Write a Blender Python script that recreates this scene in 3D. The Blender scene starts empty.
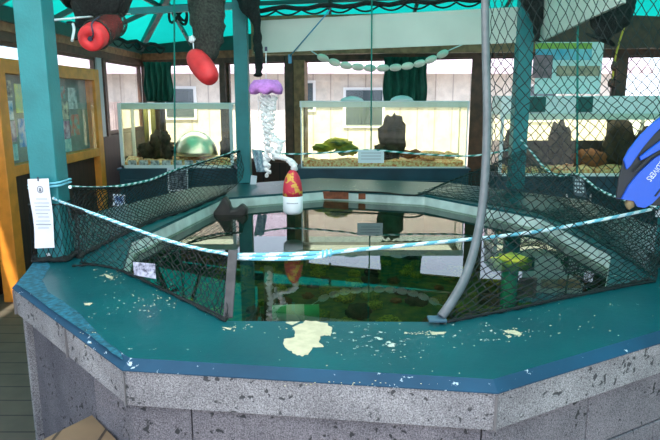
import bpy, bmesh, math, random
from mathutils import Vector, Matrix, noise
random.seed(7)
C = bpy.context.scene.collection
PI = math.pi
# ------------------------------------------------------------------ camera
F, PT, H = 600.0, 0.20, 1.70
CP, SP = math.cos(PT), math.sin(PT)
cam_d = bpy.data.cameras.new('camera'); cam = bpy.data.objects.new('camera', cam_d); C.objects.link(cam)
cam.location = (0, 0, H); cam.rotation_euler = (PI/2-PT, 0, 0)
cam_d.sensor_width = 36; cam_d.lens = 36*F/660; cam_d.clip_start = .02; cam_d.clip_end = 300
bpy.context.scene.camera = cam

def ray(x, y):
    r, d = (x-330)/F, (y-220)/F
    return Vector((r, CP-d*SP, -(SP+d*CP)))
def PY(x, y, Y):            # the point on the sight line through x, y at world depth Y
    v = ray(x, y); return Vector((0, 0, H))+v*(Y/v.y)
def PZ(x, y, z):            # ... at height z
    v = ray(x, y); return Vector((0, 0, H))+v*((z-H)/v.z)

# ------------------------------------------------------------------ materials
MATS = {}
def mat(name, col, rough=.6, var=0.0, vscale=8, bump=0.0, bscale=60, metal=0, col2=None, spec=.5, emit=0):
    if name in MATS: return MATS[name]
    m = bpy.data.materials.new(name); m.use_nodes = True; MATS[name] = m
    nt = m.node_tree; b = nt.nodes['Principled BSDF']
    b.inputs['Base Color'].default_value = (*col, 1); b.inputs['Roughness'].default_value = rough
    b.inputs['Metallic'].default_value = metal; b.inputs['Specular IOR Level'].default_value = spec
    tc = nt.nodes.new('ShaderNodeTexCoord')
    if var or col2:
        n = nt.nodes.new('ShaderNodeTexNoise'); n.inputs['Scale'].default_value = vscale; n.inputs['Detail'].default_value = 5
        nt.links.new(tc.outputs['Object'], n.inputs['Vector'])
        r = nt.nodes.new('ShaderNodeValToRGB'); r.color_ramp.elements[0].position = .35; r.color_ramp.elements[1].position = .65
        c2 = col2 if col2 else tuple(min(1, c*(1+var)) for c in col)
        c1 = col if col2 else tuple(c*(1-var) for c in col)
        r.color_ramp.elements[0].color = (*c1, 1); r.color_ramp.elements[1].color = (*c2, 1)
        nt.links.new(n.outputs['Fac'], r.inputs['Fac']); nt.links.new(r.outputs['Color'], b.inputs['Base Color'])
    if bump:
        n2 = nt.nodes.new('ShaderNodeTexNoise'); n2.inputs['Scale'].default_value = bscale; n2.inputs['Detail'].default_value = 4
        nt.links.new(tc.outputs['Object'], n2.inputs['Vector'])
        bp = nt.nodes.new('ShaderNodeBump'); bp.inputs['Strength'].default_value = bump; bp.inputs['Distance'].default_value = .01
        nt.links.new(n2.outputs['Fac'], bp.inputs['Height']); nt.links.new(bp.outputs['Normal'], b.inputs['Normal'])
    if emit:
        b.inputs['Emission Color'].default_value = (*col, 1); b.inputs['Emission Strength'].default_value = emit
    return m

def paint_mat(name, base, dark, chip, chip_lo, gloss=.35, chipscale=16):
    m = mat(name, base, gloss); nt = m.node_tree; b = nt.nodes['Principled BSDF']; L = nt.links.new
    tc = nt.nodes.new('ShaderNodeTexCoord')
    n1 = nt.nodes.new('ShaderNodeTexNoise'); n1.inputs['Scale'].default_value = 3.5; n1.inputs['Detail'].default_value = 6
    n2 = nt.nodes.new('ShaderNodeTexNoise'); n2.inputs['Scale'].default_value = chipscale; n2.inputs['Detail'].default_value = 8; n2.inputs['Roughness'].default_value = .7
    n3 = nt.nodes.new('ShaderNodeTexNoise'); n3.inputs['Scale'].default_value = 2.2
    for n in (n1, n2, n3): L(tc.outputs['Object'], n.inputs['Vector'])
    r1 = nt.nodes.new('ShaderNodeValToRGB'); r1.color_ramp.elements[0].position = .3; r1.color_ramp.elements[1].position = .7
    r1.color_ramp.elements[0].color = (*dark, 1); r1.color_ramp.elements[1].color = (*base, 1)
    L(n1.outputs['Fac'], r1.inputs['Fac'])
    mx = nt.nodes.new('ShaderNodeMath'); mx.operation = 'MULTIPLY_ADD'; mx.inputs[1].default_value = .35; 
    L(n3.outputs['Fac'], mx.inputs[0]); L(n2.outputs['Fac'], mx.inputs[2])
    r2 = nt.nodes.new('ShaderNodeValToRGB'); r2.color_ramp.elements[0].position = chip_lo; r2.color_ramp.elements[1].position = chip_lo+.012
    r2.color_ramp.elements[0].color = (0, 0, 0, 1); r2.color_ramp.elements[1].color = (1, 1, 1, 1)
    L(mx.outputs[0], r2.inputs['Fac'])
    mix = nt.nodes.new('ShaderNodeMix'); mix.data_type = 'RGBA'
    L(r2.outputs['Color'], mix.inputs['Factor']); L(r1.outputs['Color'], mix.inputs['A']); mix.inputs['B'].default_value = (*chip, 1)
    L(mix.outputs['Result'], b.inputs['Base Color'])
    bp = nt.nodes.new('ShaderNodeBump'); bp.inputs['Strength'].default_value = .25; bp.inputs['Distance'].default_value = .004
    L(n2.outputs['Fac'], bp.inputs['Height']); L(bp.outputs['Normal'], b.inputs['Normal'])
    return m

def concrete_mat(name, c1, c2, pit=.06):
    m = mat(name, c1, .9); nt = m.node_tree; b = nt.nodes['Principled BSDF']; L = nt.links.new
    tc = nt.nodes.new('ShaderNodeTexCoord')
    n1 = nt.nodes.new('ShaderNodeTexNoise'); n1.inputs['Scale'].default_value = 5; n1.inputs['Detail'].default_value = 6
    n2 = nt.nodes.new('ShaderNodeTexNoise'); n2.inputs['Scale'].default_value = 230; n2.inputs['Detail'].default_value = 2
    v = nt.nodes.new('ShaderNodeTexNoise'); v.inputs['Scale'].default_value = 38; v.inputs['Detail'].default_value = 2
    for n in (n1, n2, v): L(tc.outputs['Object'], n.inputs['Vector'])
    r = nt.nodes.new('ShaderNodeValToRGB'); r.color_ramp.elements[0].position = .3; r.color_ramp.elements[1].position = .7
    r.color_ramp.elements[0].color = (*c1, 1); r.color_ramp.elements[1].color = (*c2, 1); L(n1.outputs['Fac'], r.inputs['Fac'])
    r3 = nt.nodes.new('ShaderNodeValToRGB'); r3.color_ramp.elements[0].position = .3; r3.color_ramp.elements[1].position = .7
    r3.color_ramp.elements[0].color = (.35, .35, .36, 1); r3.color_ramp.elements[1].color = (1.5, 1.5, 1.5, 1); L(n2.outputs['Fac'], r3.inputs['Fac'])
    mu = nt.nodes.new('ShaderNodeMix'); mu.data_type = 'RGBA'; mu.blend_type = 'MULTIPLY'; mu.inputs['Factor'].default_value = 1
    L(r.outputs['Color'], mu.inputs['A']); L(r3.outputs['Color'], mu.inputs['B'])
    # sparse pits: dark aggregate holes
    ms = nt.nodes.new('ShaderNodeMath'); ms.operation = 'MULTIPLY_ADD'; ms.inputs[1].default_value = .5
    n4 = nt.nodes.new('ShaderNodeTexNoise'); n4.inputs['Scale'].default_value = 4.5; L(tc.outputs['Object'], n4.inputs['Vector'])
    L(n4.outputs['Fac'], ms.inputs[0]); L(v.outputs['Fac'], ms.inputs[2])
    r2 = nt.nodes.new('ShaderNodeValToRGB'); r2.color_ramp.elements[0].position = .91; r2.color_ramp.elements[1].position = .94
    r2.color_ramp.elements[0].color = (0, 0, 0, 1); r2.color_ramp.elements[1].color = (1, 1, 1, 1); L(ms.outputs[0], r2.inputs['Fac'])
    mx = nt.nodes.new('ShaderNodeMix'); mx.data_type = 'RGBA'; L(r2.outputs['Color'], mx.inputs['Factor']); L(mu.outputs['Result'], mx.inputs['A'])
    mx.inputs['B'].default_value = (pit, pit, pit*1.05, 1)
    L(mx.outputs['Result'], b.inputs['Base Color'])
    ad = nt.nodes.new('ShaderNodeMath'); ad.operation = 'SUBTRACT'; L(n2.outputs['Fac'], ad.inputs[0]); L(r2.outputs['Color'], ad.inputs[1])
    bp = nt.nodes.new('ShaderNodeBump'); bp.inputs['Strength'].default_value = .5; bp.inputs['Distance'].default_value = .006
    L(ad.outputs[0], bp.inputs['Height']); L(bp.outputs['Normal'], b.inputs['Normal'])
    return m

def stripe_mat(name, c1, c2, scale, axis=0, rough=.6, edge=.06, bump=.4):   # planks, siding, shingles: thin dark gaps between boards
    m = mat(name, c1, rough); nt = m.node_tree; b = nt.nodes['Principled BSDF']; L = nt.links.new
    tc = nt.nodes.new('ShaderNodeTexCoord'); sx = nt.nodes.new('ShaderNodeSeparateXYZ'); L(tc.outputs['Object'], sx.inputs[0])
    mu = nt.nodes.new('ShaderNodeMath'); mu.operation = 'MULTIPLY'; mu.inputs[1].default_value = scale; L(sx.outputs[axis], mu.inputs[0])
    fr = nt.nodes.new('ShaderNodeMath'); fr.operation = 'FRACT'; L(mu.outputs[0], fr.inputs[0])
    r = nt.nodes.new('ShaderNodeValToRGB'); e = r.color_ramp.elements
    e[0].position = edge; e[0].color = (*c2, 1); e[1].position = edge+.02; e[1].color = (*c1, 1)
    L(fr.outputs[0], r.inputs['Fac'])
    n = nt.nodes.new('ShaderNodeTexNoise'); n.inputs['Scale'].default_value = 7; n.inputs['Detail'].default_value = 6
    L(tc.outputs['Object'], n.inputs['Vector'])
    rr = nt.nodes.new('ShaderNodeValToRGB'); rr.color_ramp.elements[0].color = (.6, .6, .6, 1); rr.color_ramp.elements[1].color = (1.25, 1.25, 1.25, 1)
    L(n.outputs['Fac'], rr.inputs['Fac'])
    x = nt.nodes.new('ShaderNodeMix'); x.data_type = 'RGBA'; x.blend_type = 'MULTIPLY'; x.inputs['Factor'].default_value = 1
    L(r.outputs['Color'], x.inputs['A']); L(rr.outputs['Color'], x.inputs['B']); L(x.outputs['Result'], b.inputs['Base Color'])
    return m

def glass_mat(name, tint=(1, 1, 1), base=.04, ior=1.45, rough=0.0):
    m = bpy.data.materials.new(name); m.use_nodes = True; nt = m.node_tree; nt.nodes.clear(); L = nt.links.new
    o = nt.nodes.new('ShaderNodeOutputMaterial'); t = nt.nodes.new('ShaderNodeBsdfTransparent'); g = nt.nodes.new('ShaderNodeBsdfGlossy')
    t.inputs[0].default_value = (*tint, 1); g.inputs['Roughness'].default_value = rough
    f = nt.nodes.new('ShaderNodeFresnel'); f.inputs['IOR'].default_value = ior
    ge = nt.nodes.new('ShaderNodeNewGeometry'); iv = nt.nodes.new('ShaderNodeMath'); iv.operation = 'SUBTRACT'; iv.inputs[0].default_value = 1; L(ge.outputs['Backfacing'], iv.inputs[1])
    fm = nt.nodes.new('ShaderNodeMath'); fm.operation = 'MULTIPLY'; L(iv.outputs[0], fm.inputs[0]); L(f.outputs[0], fm.inputs[1])   # one reflection per pane, on its outer face
    x = nt.nodes.new('ShaderNodeMixShader'); L(fm.outputs[0], x.inputs[0]); L(t.outputs[0], x.inputs[1]); L(g.outputs[0], x.inputs[2]); L(x.outputs[0], o.inputs[0])
    MATS[name] = m; return m

def water_mat():
    m = glass_mat('water', (.40, .52, .36), ior=1.60); nt = m.node_tree; L = nt.links.new
    tc = nt.nodes.new('ShaderNodeTexCoord'); n = nt.nodes.new('ShaderNodeTexNoise'); n.inputs['Scale'].default_value = 5; n.inputs['Detail'].default_value = 2
    L(tc.outputs['Object'], n.inputs['Vector'])
    bp = nt.nodes.new('ShaderNodeBump'); bp.inputs['Strength'].default_value = .10; bp.inputs['Distance'].default_value = .006; L(n.outputs['Fac'], bp.inputs['Height'])
    for k in nt.nodes:
        if k.bl_idname in ('ShaderNodeBsdfGlossy', 'ShaderNodeFresnel'): L(bp.outputs[0], k.inputs['Normal'])
    return m

def translucent_mat(name, col, frac=.7):
    m = bpy.data.materials.new(name); m.use_nodes = True; nt = m.node_tree; nt.nodes.clear(); L = nt.links.new
    o = nt.nodes.new('ShaderNodeOutputMaterial'); t = nt.nodes.new('ShaderNodeBsdfTranslucent'); d = nt.nodes.new('ShaderNodeBsdfDiffuse')
    tc = nt.nodes.new('ShaderNodeTexCoord'); n = nt.nodes.new('ShaderNodeTexNoise'); n.inputs['Scale'].default_value = 2.2
    L(tc.outputs['Object'], n.inputs['Vector'])
    r = nt.nodes.new('ShaderNodeValToRGB'); r.color_ramp.elements[0].color = (*[c*.7 for c in col], 1); r.color_ramp.elements[1].color = (*col, 1)
    L(n.outputs['Fac'], r.inputs['Fac']); L(r.outputs[0], t.inputs[0]); L(r.outputs[0], d.inputs[0])
    x = nt.nodes.new('ShaderNodeMixShader'); x.inputs[0].default_value = frac; L(d.outputs[0], x.inputs[1]); L(t.outputs[0], x.inputs[2]); L(x.outputs[0], o.inputs[0])
    MATS[name] = m; return m

TEAL_TOP = paint_mat('teal rim paint', (.002, .086, .096), (.001, .058, .072), (.55, .60, .50), .835, .36, 26)
BLUE_EDGE = paint_mat('sky-tinted edge paint', (.002, .06, .12), (.001, .032, .07), (.45, .55, .6), .80, .75, 30)  # blue of the sky reflected off the bevel is put into this colour
TEAL_POST = mat('teal post paint', (.018, .20, .215), .5, .12, 6, .15, 90)
TEAL_DARK = mat('dark teal steel', (.004, .07, .065), .5)
CONC = concrete_mat('concrete cap', (.20, .19, .195), (.34, .33, .33))
CONC2 = concrete_mat('concrete block', (.12, .11, .12), (.21, .19, .20), .03)
INNER = mat('pale tank lining', (.52, .60, .56), .6, .25, 5, .1, 40)
RUST = mat('rust stain', (.25, .07, .03), .8, .3, 20)
POOLFLOOR = mat('green pool floor', (.006, .08, .045), .7, col2=(.16, .16, .03), vscale=16)
WATER = water_mat()
GLASS = glass_mat('window glass')
AQGLASS = glass_mat('aquarium glass', (.95, .96, .86))
WOOD_DK = mat('dark brown wood', (.085, .038, .022), .55, .35, 12)
WOOD_MD = mat('brown wood', (.26, .13, .06), .6, .3, 14)
PANEL_DK = stripe_mat('dark wood panelling', (.045, .018, .012), (.008, .004, .003), 9, 1)
ORANGE = mat('orange wood', (.75, .26, .03), .45, .12, 10)
WHITE = mat('white plastic', (.78, .80, .80), .4)
FASCIA = mat('pale fascia paint', (.58, .64, .57), .6, .06, 2)
NAVY = mat('dark blue-green cabinet paint', (.010, .060, .085), .4, .2, 5)
BLACKNET = mat('black twine', (.006, .008, .008), .7)
GREENNET = mat('dark green twine', (.006, .035, .032), .7)
ROPE_W = mat('white rope yarn', (.72, .84, .86), .7)
ROPE_B = mat('light blue rope yarn', (.16, .50, .62), .7)
ROPE_G = mat('green rope yarn', (.01, .22, .18), .7)
PIPE = mat('grey plastic pipe', (.12, .13, .14), .42, .15, 20)
RED = mat('red foam', (.72, .035, .04), .5, .12, 14, .1, 80)
NETBAG = mat('bundled brown netting', (.035, .04, .032), .9, .5, 60, 1.0, 140)
NETBLK = mat('bundled black netting', (.010, .014, .013), .9, .5, 60, 1.0, 140)
PURPLE = mat('purple crochet yarn', (.55, .22, .62), .85, .15, 40, .6, 160)
CROCHET = mat('white crochet yarn', (.90, .90, .88), .9, .1, 40, .8, 160)
BUOYRED = mat('red and yellow buoy paint', (.62, .03, .06), .5, col2=(.75, .42, .06), vscale=22)
for n_ in BUOYRED.node_tree.nodes:
    if n_.bl_idname == 'ShaderNodeValToRGB': n_.color_ramp.elements[0].position = .53; n_.color_ramp.elements[1].position = .57
BUOYWHITE = mat('white buoy paint', (.82, .82, .84), .45)
FLOATW = mat('cream plastic float', (.88, .86, .72), .5, .08, 10)
CURTAIN = mat('green curtain cloth', (.006, .075, .05), .85, .2, 10)
PAPER = mat('white paper', (.80, .80, .86), .6)
INK = mat('grey print', (.30, .32, .36), .7)
INKD = mat('dark print', (.04, .04, .07), .7)
FINB = mat('blue fin blade', (.012, .10, .62), .32)
FINK = mat('black fin rubber', (.018, .02, .026), .5)
ROOF = translucent_mat('teal roof sheeting', (.003, .25, .20))
OPAL = translucent_mat('added white opal fill sheeting', (.80, .80, .78), .85)
PLANK = stripe_mat('weathered deck planks', (.12, .10, .07), (.03, .025, .018), 6, 1)
WOODSTEP = stripe_mat('step planks', (.22, .14, .075), (.05, .03, .02), 6, 0)
SIDING = stripe_mat('cream siding', (.66, .58, .50), (.42, .35, .30), 2.6, 0)
SHINGLE = stripe_mat('pinkish shingles', (.44, .34, .38), (.26, .19, .22), 12, 2)
BLUEROOF = stripe_mat('blue metal roof', (.28, .46, .58), (.5, .66, .74), 4, 1)
EXTWHITE = mat('white exterior paint', (.75, .75, .74), .7)
GROUND = mat('pale paving', (.45, .43, .40), .9, .12, 2)
DARKGLASS = mat('dark window glass', (.06, .08, .09), .1)
METAL = mat('polished steel', (.85, .88, .84), .33, metal=1)
GRAVEL = mat('coloured gravel', (.70, .20, .06), .8, col2=(.92, .80, .55), vscale=38, bump=.8, bscale=90)
ROCK = mat('dark rock', (.035, .028, .02), .9, .5, 12, .8, 30)
ALGAE = mat('yellow-green algae', (.62, .55, .05), .85, bump=.8, bscale=40, col2=(.03, .10, .02), vscale=5)
MOSS = mat('green weed', (.02, .14, .04), .85, bump=.8, bscale=40, col2=(.40, .36, .05), vscale=4)
BRICK = mat('reddish stone', (.20, .07, .03), .85, .4, 16, .6, 40)
GREENPL = mat('green plastic', (.06, .48, .24), .4)
BLUECLIP = mat('blue plastic', (.03, .25, .42), .5)
YEL = mat('yellow cord', (.55, .42, .05), .7)

LAMP = mat('aquarium lamp', (.95, 1, .9), emit=1.8)
# ------------------------------------------------------------------ mesh helpers
def bm_box(bm, c, s, rz=0, mi=0, M=None):
    r = bmesh.ops.create_cube(bm, size=1)
    mm = M @ Matrix.Diagonal((*s, 1)) if M else Matrix.Translation(c) @ Matrix.Rotation(rz, 4, 'Z') @ Matrix.Diagonal((*s, 1))
    bmesh.ops.transform(bm, matrix=mm, verts=r['verts'])
    for f in {f for v in r['verts'] for f in v.link_faces}: f.material_index = mi
def bm_seg(bm, a, b, w, h, ext=0):    # box bar between two points
    a, b = Vector(a), Vector(b); d = b-a; L = d.length+2*ext
    up = Vector((0, 0, 1)) if abs(d.normalized().z) < .95 else Vector((0, 1, 0))
    x = d.normalized(); y = up.cross(x).normalized(); z = x.cross(y)
    M = Matrix((x, y, z)).transposed().to_4x4(); M.translation = (a+b)/2
    bm_box(bm, None, (L, w, h), M=M)
def bm_tube(bm, pts, r, n=8, cap=True, twist=None, closed=False):
    pts = [Vector(p) for p in pts]; rs = r if isinstance(r, (list, tuple)) else [r]*len(pts)
    rings = []; prev = None
    for i, p in enumerate(pts):
        d = (pts[min(i+1, len(pts)-1)]-pts[max(i-1, 0)]).normalized()
        if prev is None:
            prev = d.orthogonal().normalized()
        u = (prev-d*prev.dot(d)).normalized(); v = d.cross(u); prev = u
        rings.append([bm.verts.new(p+(u*math.cos(2*PI*k/n)+v*math.sin(2*PI*k/n))*rs[i]) for k in range(n)])
    for i in range(len(rings)-1):
        for k in range(n):
            f = bm.faces.new((rings[i][k], rings[i][(k+1) % n], rings[i+1][(k+1) % n], rings[i+1][k])); f.smooth = True
            if twist: f.material_index = 1 if (i+k) % twist < twist//2 else 0
    if cap and n > 2:
        bm.faces.new(rings[0][::-1]); bm.faces.new(rings[-1])
def bm_lathe(bm, prof, n=24, M=Matrix(), mi=None):
    rings = []
    for (r, z) in prof:
        rings.append([bm.verts.new(M @ Vector((r*math.cos(2*PI*k/n), r*math.sin(2*PI*k/n), z))) for k in range(n)])
    for i in range(len(rings)-1):
        for k in range(n):
            f = bm.faces.new((rings[i][k], rings[i][(k+1) % n], rings[i+1][(k+1) % n], rings[i+1][k])); f.smooth = True
            if mi: f.material_index = mi[i]
    bm.faces.new(rings[0][::-1]); bm.faces.new(rings[-1])
def bm_blob(bm, c, s, seed=0, amp=.25, fr=2.0, sub=3, rz=0):
    r = bmesh.ops.create_icosphere(bm, subdivisions=sub, radius=1)
    o = Vector((seed*7.3, seed*3.1, seed*1.7)); R = Matrix.Rotation(rz, 3, 'Z')
    for v in r['verts']:
        k = 1+amp*noise.noise(v.co*fr+o)+amp*.5*noise.noise(v.co*fr*2.3+o)
        v.co = Vector(c)+R @ Vector((v.co.x*s[0]*k, v.co.y*s[1]*k, v.co.z*s[2]*k))
    for f in {f for v in r['verts'] for f in v.link_faces}: f.smooth = True
def bm_prism(bm, poly, n, t, mi=0):      # polygon (3D points) extruded by vector n*t
    off = Vector(n)*t; a = [bm.verts.new(p) for p in poly]; b = [bm.verts.new(Vector(p)+off) for p in poly]
    fs = [bm.faces.new(a), bm.faces.new(b[::-1])]
    for i in range(len(a)):
        j = (i+1) % len(a); fs.append(bm.faces.new((a[i], b[i], b[j], a[j])))
    for f in fs: f.material_index = mi
def nb(): return bmesh.new()
def obj(name, bm, m, parent=None, kind=None, bevel=0):
    me = bpy.data.meshes.new(name)
    bmesh.ops.recalc_face_normals(bm, faces=bm.faces[:])
    bm.to_mesh(me); bm.free()
    for mm in (m if isinstance(m, (list, tuple)) else [m]): me.materials.append(mm)
    o = bpy.data.objects.new(name, me); C.objects.link(o)
    if parent: 
        o.parent = parent; o.matrix_parent_inverse = Matrix.Translation(-Vector(parent.location))
    if kind: o['kind'] = kind
    if bevel:
        b = o.modifiers.new('bevel', 'BEVEL'); b.width = bevel; b.segments = 2; b.limit_method = 'ANGLE'
    return o
def tag(o, label, cat, group=None, kind=None):
    o['label'] = label; o['category'] = cat
    if group: o['group'] = group
    if kind: o['kind'] = kind
    return o
def thing(name, label, cat, loc=(0, 0, 0), group=None):
    o = bpy.data.objects.new(name, None); C.objects.link(o); o.location = loc; o.empty_display_size = .1
    return tag(o, label, cat, group)
def spline(pts, n=8):
    pts = [Vector(p) for p in pts]; out = []
    for i in range(len(pts)-1):
        p0 = pts[max(i-1, 0)]; p1 = pts[i]; p2 = pts[i+1]; p3 = pts[min(i+2, len(pts)-1)]
        for k in range(n):
            t = k/n
            out.append(.5*((2*p1)+(p2-p0)*t+(2*p0-5*p1+4*p2-p3)*t*t+(3*p1-p0-3*p2+p3)*t**3))
    out.append(pts[-1]); return out
def lerp(a, b, t): return a+(b-a)*t

def net(name, rows, nu, nv, r, m, label, jit=.004, parent=None, cat='net', sag=0):
    # rows: control rows of world points (same count each); diamond mesh over them
    R = [spline(rw, 6) for rw in rows]
    cols = [spline([rw[i] for rw in R], 6) for i in range(len(R[0]))]
    nc, nr = len(cols)-1, len(cols[0])-1
    def S(u, v):
        u = min(max(u, 0), 1)*nc; v = min(max(v, 0), 1)*nr; i = min(int(u), nc-1); j = min(int(v), nr-1); a, b = u-i, v-j
        return lerp(lerp(cols[i][j], cols[i+1][j], a), lerp(cols[i][j+1], cols[i+1][j+1], a), b)
    bm = nb(); P = {}
    for j in range(nv+1):
        for i in range(nu+1):
            p = S((i+.5*(j % 2))/nu, j/nv)
            P[i, j] = p+Vector([random.uniform(-jit, jit) for _ in range(3)])
    def seg(a, b):
        d = (b-a)
        if d.length < 1e-5: return
        d.normalize(); u = d.orthogonal().normalized(); v = d.cross(u)
        q = [[bm.verts.new(c+(u*math.cos(k*2*PI/3)+v*math.sin(k*2*PI/3))*r) for k in range(3)] for c in (a, b)]
        for k in range(3): bm.faces.new((q[0][k], q[0][(k+1) % 3], q[1][(k+1) % 3], q[1][k]))
    for j in range(nv):
        for i in range(nu+1):
            seg(P[i, j], P[i, j+1])
            if j % 2 == 0:
                if i > 0: seg(P[i, j], P[i-1, j+1])
            elif i < nu: seg(P[i, j], P[i+1, j+1])
    # border cords along the top and bottom edge
    for j in (0, nv): bm_tube(bm, [S(i/40, j/nv) for i in range(41)], r*2.2, 5)
    o = obj(name, bm, m, parent)
    if label: tag(o, label, cat)
    return o

# ------------------------------------------------------------------ touch pool
ZR, ZE, ZC, ZW = .85, .822, .69, .762
outer_px = [(122, 370), (498, 393), (728, 322), (702, 246), (588, 203), (451, 185), (319, 180), (191, 190), (72, 220), (12, 288)]
inner_px = [(225, 321), (445, 322), (606, 289), (612, 253), (542, 217), (425, 195), (325, 190), (222, 198), (131, 240), (122, 270)]
O = [PZ(x, y, ZE) for x, y in outer_px]
I = [PZ(x, y, ZR) for x, y in inner_px]
cen = sum(I, Vector())/10; cen.z = 0
def inset(pts, d, z):       # offset a closed polygon inwards (counter-clockwise order)
    out = []; n = len(pts)
    for i in range(n):
        a, b, c = pts[i-1], pts[i], pts[(i+1) % n]
        n1 = Vector((-(b-a).y, (b-a).x, 0)).normalized(); n2 = Vector((-(c-b).y, (c-b).x, 0)).normalized()
        k = (n1+n2); k = k/(k.length_squared/2) if k.length > .1 else n1
        out.append(Vector((b.x+k.x*d, b.y+k.y*d, z)))
    return out
T = inset(O, .034, ZR)
def ringmesh(bm, A, B, smooth=False):
    a = [bm.verts.new(p) for p in A]; b = [bm.verts.new(p) for p in B]; n = len(a)
    for i in range(n):
        bm.faces.new((a[i], a[(i+1) % n], b[(i+1) % n], b[i]))
def at_z(pts, z): return [Vector((p.x, p.y, z)) for p in pts]
pool = thing('touch_pool', 'ten-sided concrete touch pool with a teal painted rim, in the foreground', 'touch pool', (cen.x, cen.y, 0))
bm = nb(); ringmesh(bm, T, I)
Ilow = at_z(I, ZR-.02); ringmesh(bm, I, Ilow)
obj('rim', bm, TEAL_TOP, pool)
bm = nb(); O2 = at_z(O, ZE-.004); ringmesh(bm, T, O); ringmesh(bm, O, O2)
e = obj('rim_edge', bm, BLUE_EDGE, pool); e['label'] = 'bevelled painted outer edge, tinted blue for reflected sky'
Oc = inset(O, .012, ZC)
bm = nb(); ringmesh(bm, inset(O, .006, ZE-.004), Oc); ringmesh(bm, Oc, inset(O, .10, ZC))
obj('cap_course', bm, CONC, pool)
bm = nb()   # thin mortar joints in the cap
Oj = inset(O, .0045, 0)
for i in range(10):
    a, b = Oj[i], Oj[(i+1) % 10]
    for t in ((0, .56) if i in (9,) else (0,)):
        p = lerp(a, b, t); d = (b-a).normalized(); bm.clear()
        bm_box(bm, (p.x, p.y, (ZE-.01+ZC)/2), (.004, .010, ZE-ZC-.012), math.atan2(d.y, d.x))
        obj('cap_joint', bm, mat('mortar', (.17, .16, .16), .95), pool); bm = nb()
# lower wall of blocks, one face recessed on the left of the near-left side
B0 = inset(O, .030, ZC); Bb = inset(O, .034, 0)
bm = nb()
N = 10
wall_dir = {}
REC = (lambda J, A: min((abs((PY(92, 360, lerp(J, A, t/400).y)).x-lerp(J, A, t/400).x), t/400) for t in range(401))[1])(B0[9], B0[0])
for i in range(N):
    a, b = B0[i], B0[(i+1) % N]; L = (b-a).length; d = (b-a)/L; nrm = Vector((d.y, -d.x, 0)); ang = math.atan2(d.y, d.x)
    wall_dir[i] = (a, b, d, nrm, L)
    z = ZC-.003; course = 0
    while z > 0:
        z0 = max(0, z-.215); bl = .95; off = bl-({0: .21, 1: .46}.get(i, .3)+(.4 if course % 2 else 0)); x = -off
        while x < L:
            x0, x1 = max(x, 0), min(x+bl-.004, L)
            if x1-x0 > .02:
                m0 = (x0+x1)/2
                lo, hi = x0, x1
                if i == 8: hi = min(hi, L-.13)
                if i == 9: lo = max(lo, L*REC)   # this side is recessed except near its right end
                if hi-lo > .02:
                    c = a+d*((lo+hi)/2)-nrm*.05; bm_box(bm, (c.x, c.y, (z+z0)/2), (hi-lo, .10, z-z0-.006), ang)
            x += bl
        z -= .215; course += 1
obj('base_wall', bm, CONC2, pool, bevel=.004)
a, b, d, nrm, L = wall_dir[9]; ang = math.atan2(d.y, d.x)
bm = nb(); c = a+d*(L*.5)-nrm*.062; bm_box(bm, (c.x, c.y, ZC/2), (L*.97, .06, ZC), ang); obj('recess_panel', bm, concrete_mat('shade-darkened recess concrete', (.10, .095, .11), (.16, .15, .165), .03), pool)  # panel concrete coloured darker to carry the shade of the recess
bm = nb()
for i in range(N):
    if i == 9: continue
    a2, b2, d2, n2, L2 = wall_dir[i]; c = (a2+b2)/2-n2*.12; bm_box(bm, (c.x, c.y, ZC/2-.01), (L2*.97, .06, ZC-.02), math.atan2(d2.y, d2.x))
obj('core_wall', bm, mat('mortar bed', (.22, .21, .21), .95), pool)
bm = nb(); c = a+d*.014-nrm*.03; bm_box(bm, (c.x, c.y, ZC/2), (.03, .06, ZC), ang); obj('pier', bm, CONC, pool, bevel=.004)
# inner lining and floor
Iw = inset([Vector((p.x, p.y, 0)) for p in I], -.0, ZR-.02); Ib = inset(I, -.02, .30)
bm = nb(); ringmesh(bm, inset(I, .003, ZR-.018), inset(I, .012, ZW-.02)); 
obj('inner_lining', bm, INNER, pool)
bm = nb(); ringmesh(bm, inset(I, .011, ZW-.008), inset(I, -.012, .30)); o = obj('submerged_lining', bm, mat('algae coated lining', (.02, .07, .045), .8, .5, 9), pool)
for f in o.data.polygons: pass
bm = nb(); bm.faces.new([bm.verts.new(p) for p in inset(I, -.03, .30)]); obj('pool_floor', bm, POOLFLOOR, pool)
def patch(name, px, m, z, parent, t=.0015):
    bm = nb(); bm_prism(bm, [PZ(x, y, z) for x, y in px], (0, 0, -1), t); o = obj(name, bm, m, parent); return o
CHIP = mat('bare cream undercoat', (.56, .50, .33), .75, .1, 30)
def rough_poly(px, amp=1.2, sub=4, seed=1):
    out = []; rnd = random.Random(seed)
    for i in range(len(px)):
        a, b = px[i], px[(i+1) % len(px)]
        for k in range(sub):
            t = k/sub; out.append((a[0]+(b[0]-a[0])*t+rnd.uniform(-amp, amp), a[1]+(b[1]-a[1])*t+rnd.uniform(-amp, amp)*.6))
    return out
p = patch('bare_patch', rough_poly([(293, 327), (306, 321), (325, 322), (333, 329), (331, 336), (322, 335), (318, 341), (325, 347), (313, 347), (309, 354), (301, 356), (293, 353), (284, 347), (284, 339), (296, 337)]), CHIP, ZR+.001, pool)
p['label'] = 'large cream patch where the teal paint has worn off'
for k, px in enumerate([[(503, 330), (515, 330), (522, 334), (520, 336), (508, 333)], [(285, 322), (300, 321), (292, 325)],
                        [(104, 274), (114, 277), (113, 279), (106, 277)], [(84, 303), (92, 303), (90, 305), (85, 305)], [(430, 331.5), (446, 332), (444, 334), (432, 334.5)], [(222, 327), (232, 328), (230, 330)], [(505, 335), (512, 336), (509, 338)]]):
    patch('bare_patch', rough_poly(px, .6, 3, k+5), CHIP, ZR+.001, pool)
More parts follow.
